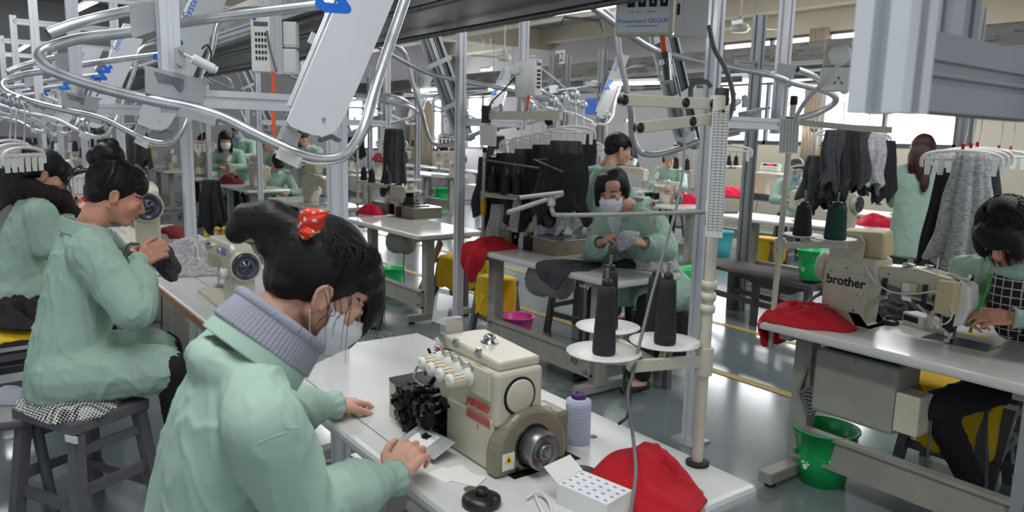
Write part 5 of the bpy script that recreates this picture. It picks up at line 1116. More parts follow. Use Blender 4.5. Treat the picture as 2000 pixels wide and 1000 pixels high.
dup(cn, 'black thread cone half hidden behind the right cone of the nearest stand', Dp(1276, 655, 2.02))
tag(MB().tube([Dp(x, y, D) for x, y, D in ((1320, 150, 2.9), (1336, 230, 2.6), (1335, 320, 2.35), (1322, 400, 2.1), (1300, 480, 1.95), (1275, 570, 1.86), (1252, 660, 1.8), (1236, 730, 1.74), (1226, 770, 1.73), (1236, 850, 1.72), (1242, 920, 1.66), (1234, 985, 1.58), (1228, 1030, 1.52))], .0042, 8, sub=5).build('cable', M['cord']), 'long grey cable hanging from the overhead box past the black cones', 'cable')
m = MB(); m.tube([Dp(1226, 722, 1.76), Dp(1224, 750, 1.74), Dp(1228, 780, 1.74), Dp(1226, 812, 1.74), Dp(1208, 828, 1.73)], [.008, .012, .006, .003, .004], 8, sub=4); tag(m.build('tied_cord', M['black']), 'black cord knotted under the front cone plate', 'cord')
# list of papers hung on the poles
def sheet_of_paper(lab, pts, D, rows=22, cols=5, th=.001):
    P = [Dp(x, y, d) for (x, y), d in zip(pts, D if isinstance(D, (list, tuple)) else [D]*4)]; t = thing('paper_sheet', lab, 'paper', P[3], 0, 'hanging papers'); P = [p-P[3] for p in P]
    nn = (P[1]-P[0]).cross(P[2]-P[0]).normalized(); 
    if nn.dot(CF) > 0: nn = -nn
    m = MB(); m._add(P+[p-nn*th for p in P], [(0, 1, 2, 3), (7, 6, 5, 4), (0, 4, 5, 1), (1, 5, 6, 2), (2, 6, 7, 3), (3, 7, 4, 0)], False); m.build('sheet', M['paper'], t)
    m = MB(); e = nn*.0006
    def q(u, v): return lerp(lerp(P[0], P[1], u), lerp(P[3], P[2], u), v)+e
    def line(u0, v0, u1, v1, w=.0006):
        a, b_ = q(u0, v0), q(u1, v1); s = nn.cross((b_-a).normalized())*w; m._add([a-s, b_-s, b_+s, a+s], [(0, 1, 2, 3)], False)
    for k in range(rows+1): line(.08, .1+.85*k/rows, .92, .1+.85*k/rows)
    for k in range(cols+1): line(.08+.84*k/cols, .1, .08+.84*k/cols, .95)
    line(.3, .05, .7, .05, .003); m.build('printed_grid', M['ptext'], t); return t
sheet_of_paper('long gridded paper hanging beside the tall white pole', ((1394, 190), (1426, 190), (1411, 465), (1378, 462)), (1.74, 1.77, 1.77, 1.74), 40, 3)
sheet_of_paper('gridded paper sheet hanging at the left of the right thread stand', ((1524, 226), (1562, 228), (1558, 300), (1521, 299)), 3.1)
sheet_of_paper('gridded paper sheet hanging right of the middle post', ((936, 240), (971, 242), (969, 286), (937, 284)), 5.2)
# stand at the programmable machine
b0 = P3(-2.005, 3.03, TZ); t0 = Vp(1551, 192, 3.12); pl = [Dp(1566, 462, 3.4), Dp(1630, 470, 3.25)]
st2, r = stand('thread stand with black and green cones left of the programmable machine', b0, t0, pl, (lerp(b0, t0, .34), Dp(1655, 478, 3.2)))
m = MB(); a = lerp(b0, t0, .87); 
for q0, q1 in ((Dp(1548, 238, 3.35), Dp(1670, 250, 3.2)), (Dp(1670, 250, 3.2), Dp(1742, 254, 3.15))):
    d = q1-q0; X = Vector((d.y, -d.x, 0)).normalized(); m.prism([(-.003, -.013), (.003, -.013), (.003, .013), (-.003, .013)], r(q0), X, (0, 0, 1), d)
m.build('guide_arm', M['cream'], st2)
MB().tube([r(b0)-P3(0, 0, .14), r(b0)], .012, 12).build('lower_pole_end', M['tleg'], st2)
c2 = cone('black thread cone on the left plate beside the programmable machine', pl[0]+P3(0, 0, .006), h=.14, r0=.042, r1=.03); cone('dark green thread cone on the right plate beside the programmable machine', pl[1]+P3(0, 0, .006), 'cone_g', h=.15, r0=.046, r1=.038)
# other stands
def stand_px(lab, x, yb, yt, v, plate_px, cones, colw='tleg', dz=.0, names=None, off=0):
    b_ = Vp(x, yb, v); p_ = [Vp(px, py, v+off) for px, py in plate_px]; t_, r = stand(lab, P3(b_.x, b_.y, max(TZ, b_.z) if not dz else b_.z), P3(b_.x, b_.y, Vp(x, yt, v).z), p_, (P3(b_.x, b_.y, p_[0].z-.02), p_[-1]-P3(0, 0, .02)))
    for i, (px, py, k, h) in enumerate(cones):
        q = Vp(px, py, v+off); dup(c2 if k == 'cone_b' else c2, names[i], q)
    return t_, r
s3, r = stand_px('thread stand with a yellow-wrapped pole left of the masked woman\'s machine', 943, 478, 290, 3.32, ((962, 378), (990, 383), (1012, 382)), ((962, 376, 'cone_b', 1), (990, 382, 'cone_b', 1), (1011, 381, 'cone_b', 1)), names=['black cone on the yellow-wrapped stand, leftmost of its three', 'black cone on the yellow-wrapped stand, middle of its three', 'black cone on the yellow-wrapped stand, rightmost of its three'])
b_ = Vp(943, 478, 3.32); MB().tube([P3(0, 0, .2), P3(.002, 0, .27), P3(-.002, 0, .34)], [.02, .026, .02], 12, sub=3).build('yellow_wrap', M['yellow'], s3)
m = MB(); m.tube([r(Vp(945, 312, 3.32)), r(Vp(1055, 329, 3.2))], .007, 8); m.tube([r(Vp(1043, 312, 3.3)), r(Vp(1098, 335, 3.1))], .007, 8); m.tube([r(Vp(1046, 312, 3.3)), r(Vp(1070, 311, 3.3))], .006, 8); m.build('guide_rods', M['zinc_d'], s3)
stand_px('thread stand with three black cones behind the nearest woman\'s post', 699, 410, 268, 3.7, ((712, 354), (727, 358), (756, 361)), ((711, 352, 'cone_b', 1), (726, 357, 'cone_b', 1), (757, 361, 'cone_b', 1)), names=['far black cone on the stand right of the big post, leftmost', 'far black cone on the stand right of the big post, middle', 'far black cone on the stand right of the big post, rightmost'])
stand_px('thread stand under the display machine at the right', 1716, 400, 250, 7.0, ((1672, 366), (1703, 370)), ((1669, 364, 'cone_b', 1), (1701, 369, 'cone_b', 1)), names=['black cone above the display panel, left one', 'black cone above the display panel, right one'])
stand_px('thread stand with the tall black cones in front of the smiling woman', 1352, 370, 250, 7.6, ((1320, 332), (1340, 334)), ((1320, 330, 'cone_b', 1), (1341, 333, 'cone_b', 1)), names=['black cone beside the smiling far woman, left one', 'black cone beside the smiling far woman, right one'])
stand_px('far thread stand by the windows left of the blue-masked worker', 1406, 384, 270, 9.3, ((1424, 326), (1437, 326)), ((1424, 323, 'cone_b', 1), (1437, 324, 'cone_b', 1)), names=['tiny black cone under the windows, left one', 'tiny black cone under the windows, right one'])
def CX(u, v): return u if v > 1.5 else min([a for a in (-8.0, -8.9, -10.2, -11.2, -12.6)], key=lambda a: abs(a-u))
stand_px('far thread stand with small yellow and black cones left of the far cylinder machine', 786, 330, 262, 7.9, ((788, 288), (800, 288)), ((797, 287, 'cone_b', 1), (807, 287, 'cone_b', 1)), names=['tiny black cone beside the yellow one, left', 'tiny black cone beside the yellow one, right'])
for i, (x, yb, yt, v, px) in enumerate(((364, 470, 262, 3.2, (372, 345)), (412, 330, 240, 4.2, (402, 300)), (100, 330, 250, 1.36, (112, 288)), (190, 330, 258, 1.36, (182, 282)))):
    t_, r = stand('far thread stand %s' % ['right of the second woman\'s post, holding one dark cone', 'behind the machine left of the long-haired masked woman', 'above the fur collar woman, left one', 'above the fur collar woman, right one'][i], P3(CX(Vp(x, yb, v).x, v), v, TZ), P3(CX(Vp(x, yb, v).x, v), v, Vp(x, yt, v).z), [Vp(px[0], px[1]+8, v)+P3(CX(Vp(x, yb, v).x, v)-Vp(x, yb, v).x, 0, 0)], (P3(CX(Vp(x, yb, v).x, v), v, Vp(px[0], px[1]+10, v).z-.02), Vp(px[0], px[1]+10, v)+P3(CX(Vp(x, yb, v).x, v)-Vp(x, yb, v).x, 0, -.02)))
    dup(c2, 'black cone on the far left stand %s' % ['just right of the tall slotted post', 'behind the left machine', 'above the fur collar woman, left', 'above the fur collar woman, right'][i], Vp(px[0], px[1]+8, v)+P3(CX(Vp(x, yb, v).x, v)-Vp(x, yb, v).x, 0, 0))
cw = cone('large pale blue thread cone with a purple core on the nearest table', Zp(1127, 862, TZ), 'cone_w', .125, .036, .034, core='purple')
dup(cw, 'small pale blue cone on the masked woman\'s table', Zp(1021, 485, TZ)); dup(cw, 'pale blue cone above the red bow in front of the big post', P3(-7.8, 3.2, TZ)); dup(cw, 'pale blue cone at the left by the white sheet', P3(-13.2, 1.3, TZ))
cone('small yellow cone far behind, left of the machine with the red garment', Vp(788, 287, 7.9), 'cone_y', .12, .03, .02)

# ---------- overhead boxes ----------
def keypad(lab, c, w, h, d, rz, keys=(4, 5), group='keypad terminals', label=None):
    t = thing('keypad_terminal', lab, 'keypad', c, rz, group)
    MB().bb((-w/2, 0, -h/2), (w/2, d, h/2)).build('housing', M['white'], t, bev=.008)
    MB().bb((-w/2+.015, -.002, h*.33), (w/2-.015, .001, h*.41)).build('display', M['ptext'], t)
    m = MB(); W = w-.04
    for i in range(keys[0]):
        for j in range(keys[1]): m.bb((-W/2+W*i/keys[0]+.002, -.004, h*.22-j*h*.11-.016), (-W/2+W*(i+1)/keys[0]-.004, .001, h*.22-j*h*.11))
    m.build('keys', M['ink'], t); MB().bb((-w/2+.01, -.0015, h*.43), (-w/2+.03, .001, h*.47)).build('mark', M['blue'], t)
    return t
k1 = keypad('slim white keypad with rows of black keys on the left overhead post', Dp(510, 87, 3.75), .1, .27, .06, 1.05)
p = Dp(537, 145, 3.82); t = thing('terminal_post', 'white slotted hanging post between the keypad and two grey switch boxes', 'post', p); profile(MB(), (0, 0, 0), (0, 0, 2.45-p.z), .062).build('post', M['alu'], t); profile(MB(), (0, 0, 2.38-p.z), (0, 1.72-p.y, 2.38-p.z), .06).build('crossbar', M['alu'], t)
for i, (y0, y1) in enumerate(((43, 92), (96, 145))):
    a, b_ = Dp(566, y0, 3.82), Dp(566, y1, 3.82); t = thing('switch_box', 'grey white switch box beside the left keypad, %s one' % ['upper', 'lower'][i], 'switch box', (b_.x, b_.y, b_.z), 1.0, 'switch boxes')
    MB().bb((-.035, 0, 0), (.035, .07, a.z-b_.z)).build('box', M['white'], t, bev=.006); MB().bb((-.03, -.004, .01), (.03, .0, a.z-b_.z-.01)).build('lid', M['plate'], t, bev=.003)
def hose(lab, pts, r=.006, m='orange', name='hose', cat='hose', group='orange air hoses'):
    return tag(MB().tube(pts, r, 8, sub=4).build(name, M[m]), lab, cat, group)
hose('orange hose hanging below the left keypad', [Dp(533, 140, 3.75), Dp(534, 180, 3.75), Dp(534, 230, 3.75), Dp(539, 292, 3.75)], .009)
hose('grey cable beside the left orange hose', [Dp(521, 60, 3.7), Dp(526, 90, 3.7), Dp(534, 120, 3.7), Dp(540, 140, 3.7)], .006, 'cord', 'cable', 'cable', None)
# big terminal at the top right of centre
ct = thing('control_terminal', 'white overhead control box with black keys at the top right of centre', 'control box', Dp(1258, 30, 3.3), 0.62)
MB().bb((-.13, 0, -.085), (.13, .07, .2)).build('housing', M['cream'], ct, bev=.014); MB().bb((-.12, -.004, -.072), (.11, .001, .19)).build('front_label', M['plate'], ct)
for i in range(4):
    m = MB(); x = -.075+.048*i; m.bb((x, -.006, .035), (x+.033, -.003, .075)); k_ = m.build('key', M['ink'], ct); q = MB(); c = Vector((x+.0165, -.0065, .058)); q.prism([(-.008, .006), (.008, .006), (0, -.008)] if i == 1 else [(-.006, -.006), (.006, -.006), (0, .007)], c, (1, 0, 0), (0, 0, 1), (0, -.0006, 0)); q.build('key_symbol', M['paper'] if i else M['yellow'], k_)
text('printed_words', 'Powermend GROUP', .026, M['blue'], basis(Vector((-.005, -.0045, -.025)), (1, 0, 0), (0, 0, 1)), ct, .0003)
text('small_print', 'www.powermend-group.com', .012, M['ptext'], basis(Vector((-.005, -.0045, -.045)), (1, 0, 0), (0, 0, 1)), ct, .0002); text('small_print', 'Stop   Exit        Off line', .012, M['ptext'], basis(Vector((-.01, -.0045, .015)), (1, 0, 0), (0, 0, 1)), ct, .0002)
cb = thing('junction_box', 'pale metal connector box right of the overhead control box', 'box', Dp(1340, 20, 3.42), 0.62)
MB().bb((-.09, 0, -.11), (-.02, .08, .2)).build('side', M['plate'], cb, bev=.003); MB().bb((-.02, .02, -.11), (.1, .1, .2)).build('case', M['plate'], cb, bev=.003); m = MB(); m.bb((-.045, -.004, .06), (-.03, .001, .1)); m.build('socket', M['ink'], cb); MB().cyl((-.06, -.004, .0), (-.06, .001, .0), .007).build('hole', M['ink'], cb); MB().bb((-.04, -.004, -.02), (-.028, .001, .03)).build('socket', M['ink'], cb)
hose('orange hose stub under the overhead control box', [Dp(1292, 62, 3.35), Dp(1296, 85, 3.35), Dp(1298, 108, 3.35)], .013)
m = MB(); m.tube([Dp(1298, 105, 3.35), Dp(1302, 160, 3.34)], .028, 14); m.tube([Dp(1297, 118, 3.35), Dp(1299, 128, 3.35)], .034, 8); m.tube([Dp(1300, 140, 3.35), Dp(1301, 148, 3.35)], .034, 8); tag(m.build('air_filter', M['steel']), 'clear and metal air filter hanging under the orange hose stub', 'air filter')
hose('thick grey cable looping down beside the tall white pole', [Dp(x, y, 3.3) for x, y in ((1385, 50), (1395, 95), (1415, 130), (1429, 170), (1432, 205), (1420, 235), (1405, 240))], .011, 'cord', 'cable', 'cable', None)
hose('thick dark cable curling beside the black pole cap', [Dp(x, y, 3.2) for x, y in ((1349, 190), (1350, 170), (1362, 160), (1380, 160), (1390, 170))], .011, 'cord', 'cable', 'cable', None)
# middle station equipment
e1 = thing('junction_box', 'white wall box with a round plug left of the middle keypad', 'box', Dp(1021, 155, 5.5), .62, None)
MB().bb((-.055, 0, -.13), (.055, .08, .13)).build('case', M['plate'], e1, bev=.005); MB().bb((-.1, -.03, .03), (-.02, .0, .1)).build('plug', M['white'], e1, bev=.015)
k2 = keypad('slim cream keypad seen edge-on at the middle station', Dp(1052, 152, 5.4), .09, .26, .06, 1.9)
hose('orange hose under the middle junction box', [Dp(1033, 186, 5.45), Dp(1030, 210, 5.45), Dp(1025, 232, 5.45)], .011)
hose('black cable drooping from the middle plug', [Dp(x, y, 5.4) for x, y in ((1006, 150), (985, 175), (960, 200), (955, 220))], .006, 'black', 'cable', 'cable', None)
hose('grey cable loop right of the middle keypad', [Dp(x, y, 5.3) for x, y in ((1055, 132), (1085, 155), (1108, 180), (1104, 208), (1080, 216), (1050, 203), (1040, 190))], .006, 'cordw', 'cable', 'cable', None)
t = thing('rail_tray', 'open white tray rail holding a clip beside the middle post', 'tray', Dp(950, 225, 5.5), .35); MB().bb((-.0, 0, -.03), (.62, .05, .03)).build('tray', M['cream'], t); MB().bb((-.03, -.02, -.09), (.02, .03, .07)).build('clip', M['blackm'], t)
b = MB().sph((0, 0, 0), .033, 16, 12).build('ball', M['black']); b.location = Dp(1072, 236, 5.3); tag(b, 'black rubber ball hanging between the hanger wheels', 'ball')
# socket box at the right
e2 = thing('socket_box', 'grey socket box with a big round plug left of the blurred post', 'socket', Dp(1640, 130, 2.35), .66)
MB().bb((-.05, 0, -.075), (.045, .06, .0)).build('socket', M['white'], e2, bev=.006); MB().bb((-.045, 0, .002), (.045, .06, .085)).build('upper_box', M['cream'], e2, bev=.005)
m = MB(); m.sph((-.005, -.015, .035), (.034, .02, .034), 20, 14); m.cyl((-.005, -.02, .035), (-.005, .005, .035), .034, n=24); m.build('round_plug', M['white'], e2); m = MB()
for a, x, z in ((0, 0, -.035), (.6, -.01, -.05), (-.6, .01, -.05)): m.box((x, -.0005, z), (.003, .002, .009), Matrix.Rotation(a, 3, 'Y'))
m.build('socket_slots', M['ink'], e2)
hose('white power cord running down from the round plug', [Dp(x, y, D) for x, y, D in ((1636, 128, 2.3), (1610, 160, 2.35), (1580, 190, 2.5), (1562, 215, 2.7), (1553, 235, 2.9))], .0075, 'cordw', 'cable', 'cable', None)
# hanging hooks with wheels
def hanger(lab, p, rz=0, w=.34, L=.3, n=6, wheel=True, group='clamp hangers', ferr=True):
    """p : point where the wheel runs on the rail"""
    t = thing('clamp_hanger', lab, 'hanger', p, rz, group)
    if wheel: MB().lathe((0, -.012, 0), (0, 1, 0), [(.008, -.004), (.034, 0), (.038, .006), (.03, .012), (.038, .018), (.034, .024), (0, .026)], 24).build('wheel', M['zinc'], t)
    MB().tube([(0, .0, 0), (0, -.02, -.02), (0, -.02, -.1), (.01, -.005, -L*.7), (0, 0, -L)], .004, 8, sub=4).build('hook_rod', M['zinc'], t)
    if ferr: MB().cyl((0, 0, -L-.002), (0, 0, -L+.035), .0085, n=10).build('red_ferrule', M['red'], t)
    b = MB(); pts = [(-w/2, 0, -L-.09), (-w/2, 0, -L-.04), (-w/2+.05, 0, -L-.012), (0, 0, -L), (w/2-.05, 0, -L-.012), (w/2, 0, -L-.04), (w/2, 0, -L-.09)]
    b.tube(pts, .0115, 8, sub=4, flat=.8); b.tube([(-w/2+.01, 0, -L-.045), (w/2-.01, 0, -L-.045)], .009, 8); br = b.build('hanger_bar', M['white'], t)
    m = MB()
    for i in range(n):
        x = -w/2+.03+(w-.06)*i/(n-1); m.prism([(-.017, 0), (.017, 0), (.012, -.1), (-.012, -.1)], (x, -.006, -L-.03), (1, 0, 0), (0, 0, 1), (0, .012, 0))
    m.build('clamps', M['white'], br); return t
hg = hanger('white clamp hanger on the far left rail above the fur collar woman, left', Dp(12, 192, 4.3), 2.5, .34, .24, ferr=False)
dup(hg, 'white clamp hanger on the far left rail above the fur collar woman, middle', Dp(22, 196, 4.15)); dup(hg, 'white clamp hanger on the far left rail above the fur collar woman, right', Dp(39, 200, 4.0)); dup(hg, 'single wheel hanger rolling on the second curved rail', Dp(166, 243, 4.1))
for i in range(6):
    dup(hg, 'clamp hanger of the middle rail, %s' % ['leftmost', 'second from left', 'third from left', 'fourth from left', 'fifth from left', 'rightmost before the posts'][i], Dp(1018+21*i, 214-6*i, 6.2-.12*i), 1.15)
hb = hanger('white clamp hanger with red ferrules at the right, front one', Dp(1895, 168, 3.85), .75, .38, .33)
dup(hb, 'white clamp hanger at the right edge group, second', Dp(1910, 172, 4.05)); dup(hb, 'white clamp hanger at the right edge group, third', Dp(1922, 175, 4.25)); dup(hb, 'white clamp hanger in the rear group at the right edge, left', Dp(1962, 200, 5.2)); dup(hb, 'white clamp hanger in the rear group at the right edge, right', Dp(1985, 205, 5.4))
dup(hb, 'white clamp hanger behind the middle garments, left', Dp(1125, 200, 6.8), .9); dup(hb, 'white clamp hanger behind the middle garments, right', Dp(1140, 205, 6.8), .9); dup(hb, 'white clamp hanger by the tall slotted post', Dp(1186, 225, 7.4), .7); dup(hb, 'white clamp hanger beyond the big blue-grey pole, left', Dp(1430, 210, 6.5), .7); dup(hb, 'white clamp hanger above the blue-masked worker', Dp(1590, 250, 6.6), .7)
dup(hb, 'white clamp hanger on the garment rack, left', Dp(1650, 175, 6.2), .7); dup(hb, 'white clamp hanger on the garment rack, right', Dp(1700, 180, 6.2), .7)
dup(hb, 'far clamp hanger with small dark pieces behind the left rails', Dp(392, 225, 9.5), .7); dup(hb, 'far clamp hanger behind the two black cones', Dp(765, 215, 8.5), .7); dup(hb, 'far clamp hanger before the bright far window', Dp(868, 225, 12), .7)

# ---------- garments ----------
GN = [('grey marl garment hanging in front at the right edge', (1900, 300), 3.84, .13, .08, .6, 'marl', 3, .3), ('charcoal garment hanging behind the grey one at the right edge', (1908, 310), 4.1, .17, .09, .95, 'marl_d', 3, .3), ('black garment bundle between the standing woman and the bob-haired woman', (1862, 330), 4.2, .14, .08, .55, 'blackcl', 2, .3),
      ('dark garment on the rack above the display machine, leftmost', (1632, 255), 6.0, .13, .1, .48, 'marl_d', 2, .3), ('dark garment on the rack above the display machine, second', (1655, 250), 6.0, .14, .1, .56, 'blackcl', 3, .3), ('dark garment on the rack above the display machine, third', (1680, 255), 6.1, .15, .1, .52, 'marl_d', 2, .3), ('dark garment on the rack above the display machine, fourth', (1704, 262), 6.1, .15, .1, .46, 'marl', 3, .3), ('black garment on the rack near the standing woman', (1728, 275), 6.2, .14, .1, .5, 'blackcl', 2, .3),
      ('dark garment in front of the blue-masked worker', (1603, 305), 6.5, .17, .1, .42, 'marl_d', 3, .4), ('black garment behind the blue-masked worker', (1618, 312), 6.8, .2, .1, .5, 'blackcl', 2, .3)]
for i, (l, (x, y), D, w, d, L, m_, tl, am) in enumerate(GN): garment('hanging_garment', l, 'garment', Dp(x, y, D), w, d, L, m_, i+1, .7, 'garments on hangers', 1.2 if i < 2 else .5, tl, am)
for i in range(9):
    x = 962+18*i; D = 6.0-.1*i; l = ['leftmost', 'second from left', 'third from left', 'fourth from left', 'fifth from left', 'sixth from left', 'seventh from left', 'second from right', 'rightmost'][i]
    garment('hanging_garment', '%s garment in the middle rail bunch, %s' % (['dark', 'black'][i % 2], l), 'garment', Dp(x, 308-4*i+4*(i % 2), D), .2, .09, .5+.09*((i*7) % 4)/2, ['marl_d', 'blackcl', 'blackcl', 'marl_d'][i % 4], 20+i, 1.0+.1*(i % 3), 'garments on hangers', .25, 3, .25)
for i in range(4): garment('hanging_garment', 'pale grey knit panel low in the middle bunch, %s' % ['leftmost', 'second', 'third', 'rightmost'][i], 'garment', Dp(985+44*i, 400-9*i, 5.75-.15*i), .17, .06, .3, 'marl', 40+i, 1.0, 'garments on hangers', .3, 2, .3)
garment('hanging_garment', 'black jacket front with a stepped hem before the white hangers', 'garment', Dp(1108, 300, 5.0), .24, .07, .46, 'blackcl', 51, .8, 'garments on hangers', .35, 2, .12)
for i, x in enumerate((1128, 1142)): garment('hanging_garment', 'small black garment hanging behind the bunch, %s' % ['left', 'right'][i], 'garment', Dp(x, 262, 6.6), .17, .08, .5, 'blackcl', 60+i, .8, 'garments on hangers', .25, 2, .3)
garment('hanging_garment', 'black sleeve shape with a grey back near the far red garment', 'garment', Dp(770, 252, 8.3), .18, .1, .75, 'marl_d', 70, .7, 'garments on hangers', .3, 2, .3)
garment('hanging_garment', 'grey garment hanging at the left edge behind the front workers', 'garment', Dp(20, 268, 5.2), .3, .1, .5, 'blackcl', 71, .7, 'garments on hangers', .3, 2, .3)

# ---------- cloths ----------
cloth_mound('cloth', 'large red fleece cloth on the right end of the nearest table', 'cloth', Zp(1262, 955, TZ), .15, .115, .095, 'red', 3, .25, 'red cloths', .34, 2.1)
cm = cloth_mound('cloth', 'bright red cloth draped over the left end of the programmable machine table', 'cloth', P3(-1.93, 3.12, TZ+.002), .26, .15, .085, 'red', 5, .3, 'red cloths', .4, 2.4, edge=(-1, 0, .07))
c = Zp(948, 478, TZ); cloth_mound('cloth', 'red cloth hanging over the left end of the masked woman\'s table', 'cloth', P3(-4.5, 3.1, TZ+.002), .17, .34, .08, 'red', 7, 0, 'red cloths', .3, 2, edge=(0, -1, .09))
cloth_mound('cloth', 'crumpled pink red cloth on the empty middle table', 'cloth', Zp(722, 418, TZ), .17, .1, .1, 'maroon' if 0 else 'pinkred', 9, .4, 'red cloths', .4, 2.6)
cloth_mound('cloth', 'small red cloth on the table of the fur collar woman', 'cloth', Zp(342, 458, TZ), .3, .14, .07, 'maroon', 11, 0, 'red cloths', .4, 3)
cloth_mound('cloth', 'small dark red cloth left of the long-haired masked woman', 'cloth', P3(-11.85, 3.4, TZ), .22, .2, .16, 'maroon', 12, 0, 'red cloths', .4, 2)
cloth_mound('cloth', 'tiny red cloth at the left beyond the second woman\'s head', 'cloth', P3(-8.75, 1.15, TZ), .25, .2, .15, 'red', 13, 0, 'red cloths', .4, 2)
p = Zp(1712, 440, TZ); cloth_mound('cloth', 'pink red cloth falling off the table beside the standing woman', 'cloth', p, .3, .2, .14, 'pinkred', 14, -.6, 'red cloths', .4, 2, edge=(.8, -.6, .06))
cloth_mound('cloth', 'pink red cloths folded beside the small far overlock machine', 'cloth', Zp(1328, 396, TZ), .3, .16, .14, 'pinkred', 15, .5, 'red cloths', .4, 3)
cloth_mound('cloth', 'pink red cloth at the left end of the table under the windows', 'cloth', Zp(1415, 382, TZ), .4, .18, .14, 'pinkred', 16, .2, 'red cloths', .4, 2)
cloth_mound('cloth', 'dark red garment draped over the far machine behind the black cones', 'cloth', lockd.location+P3(0, 0, .3), .3, .16, .14, 'maroon', 17, -.2, 'red cloths', .4, 2)
# grey knits on the tables
cloth_mound('garment', 'long grey marl knit piled at the left of the white lockstitch machine', 'garment', Zp(368, 528, TZ), .34, .2, .17, 'marl', 21, .9, 'knitted pieces', .5, 3.2)
cloth_mound('garment', 'grey marl knit under the masked woman\'s hands', 'garment', Zp(1190, 508, TZ), .24, .13, .17, 'marl', 22, .3, 'knitted pieces', .5, 3.4)
cloth_mound('garment', 'grey marl knit at the right edge of the masked woman\'s table', 'garment', Zp(1270, 522, TZ), .21, .13, .16, 'marl', 23, .1, 'knitted pieces', .5, 3)
cloth_mound('garment', 'black and grey knit strips between the two grey heaps', 'garment', Zp(1222, 522, TZ), .12, .05, .05, 'blackcl', 24, .7, 'knitted pieces', .5, 4)
cloth_mound('garment', 'charcoal cloth hanging over the front edge of the masked woman\'s table', 'garment', P3(-3.62, 3.13, TZ+.002), .2, .25, .018, 'marl_d', 25, .1, 'knitted pieces', .2, 2, edge=(0, -1, .11))
cloth_mound('garment', 'small grey and black pieces beside the pale blue cone on the middle table', 'garment', Zp(990, 473, TZ), .17, .12, .09, 'marl', 26, .4, 'knitted pieces', .5, 3)
cloth_mound('garment', 'dark grey knit heap behind the white box on the right table', 'garment', P3(-1.72, 3.63, TZ), .2, .09, .07, 'marl_d', 27, .3, 'knitted pieces', .5, 3.4)
cloth_mound('garment', 'black garment on the table of the blue-masked worker', 'garment', Zp(1480, 388, TZ), .3, .12, .07, 'blackcl', 28, .2, 'knitted pieces', .5, 3)
o = cloth_mound('garment', 'grey knit panel held up by the second woman', 'garment', Dp(322, 510, 3.25), .1, .055, .03, 'marl_d', 29, 0, 'knitted pieces', .4, 2); o.rotation_euler = (.3, .9, .4)
o = cloth_mound('garment', 'grey knit held in the hands of the masked woman', 'garment', Dp(1228, 474, 4.36), .085, .06, .07, 'marl', 30, 0, 'knitted pieces', .4, 2); o.rotation_euler = (.5, -.7, .5)
# ---------- stools ----------
s1 = stool('grey painted wooden stool with torn tape under the second woman', (-3.32, .335, 0), .49, .5, .33, .37)
m = MB(); 
MB().bb((.14, -.169, .43), (.2, -.159, .455)).build('torn_tape', M['paper'], s1); m.bb((-.19, -.169, .43), (-.13, -.159, .455))
m.tube([(-.19, -.17, .45), (-.215, -.19, .455), (-.23, -.19, .44)], .007, 6, flat=.2); m.build('torn_tape', M['paper'], s1)
cloth_mound('seat_pad', 'black and white houndstooth cloth folded on the grey stool', 'seat pad', (-3.32, .3, .5), .21, .17, .055, 'hound', 31, .5, None, .2, 2)
t = thing('stool', 'round grey stool with a pale blue cloth at the left edge', 'stool', tuple(Zp(20, 800, .46).xy)+(0,), 0, 'wooden stools'); MB().lathe((0, 0, .43), (0, 0, 1), [(0, 0), (.16, 0), (.165, .02), (.16, .035), (0, .035)], 36).build('seat', M['wood_g'], t, bev=.002)
for k in range(4): a = PI/4+PI/2*k; MB().cyl((.17*math.cos(a), .17*math.sin(a), 0), (.11*math.cos(a), .11*math.sin(a), .43), .02, n=8).build('leg', M['wood_g'], t)
cloth_mound('cloth', 'pale blue grey cloth lying on the round stool', 'cloth', Zp(22, 775, .466), .13, .08, .04, 'knitgrey', 33, .2, None, .4, 2)
p = Zp(42, 640, .5); sy = stool('stool covered with a yellow cloth at the left edge', (p.x-.1, p.y-.02, 0), .1, .48, .36, .5); cloth_mound('stool_cover', 'yellow cloth cover on the stool at the left edge', 'cloth', (p.x-.1, p.y-.02, .482), .33, .26, .05, 'yellow', 34, .1, 'yellow covers', .12, 2, edge=(.35, -.93, .17))
bj = cloth_mound('jacket', 'black jacket with a pink print lying on the yellow stool', 'garment', (p.x-.1, p.y+.02, .53), .3, .2, .12, 'blackcl', 35, .1, None, .5, 3)
m = MB(); rows = []; base = Vector((.1, -.16, .075)); 
for i in range(9): rows.append([base+Vector((-.11+.22*k/12, -.05+.012*i*.4, .012*i-.03+.006*math.sin(k*.9+i))) for k in range(13)])
m.sheet(rows).build('pink_print', mat('pink print', (205, 118, 118), .8, 0, .2, 30), bj, solid=.002)
def soft_stool(lab, p, cover, m_, w=.3, l=.34, rz=0, seed=0):
    s = stool(lab, (p.x, p.y, 0), rz, .46, w, l); o = garment('stool_cover', cover, 'cloth', (p.x, p.y, .475), l*1.12, w*1.12, .3, m_, seed, rz, 'stool covers', .12, 3, .05)
    for v in o.data.vertices:
        f = 1.0 if v.co.z > -.001 else 1+.0; v.co.z = v.co.z
    for k, v in enumerate(o.data.vertices):
        a = math.atan2(v.co.y/w, v.co.x/l); n_ = 3.2; c_, s_ = math.cos(a), math.sin(a); rr = (abs(c_)**n_+abs(s_)**n_)**(-1/n_); q = math.hypot(v.co.x/l, v.co.y/w)*2/1.12; q = .88+.12*min(1.3, q)+.03*math.sin(a*9+seed)*min(1, -v.co.z*8)
        v.co.x = l*.56*rr*c_*q; v.co.y = w*.56*rr*s_*q
    return s
soft_stool('stool under a yellow cover left of the masked woman\'s table', Zp(905, 505, .46), 'yellow cloth hanging over the stool beside the middle post', 'yellow', .34, .4, .2, 41)
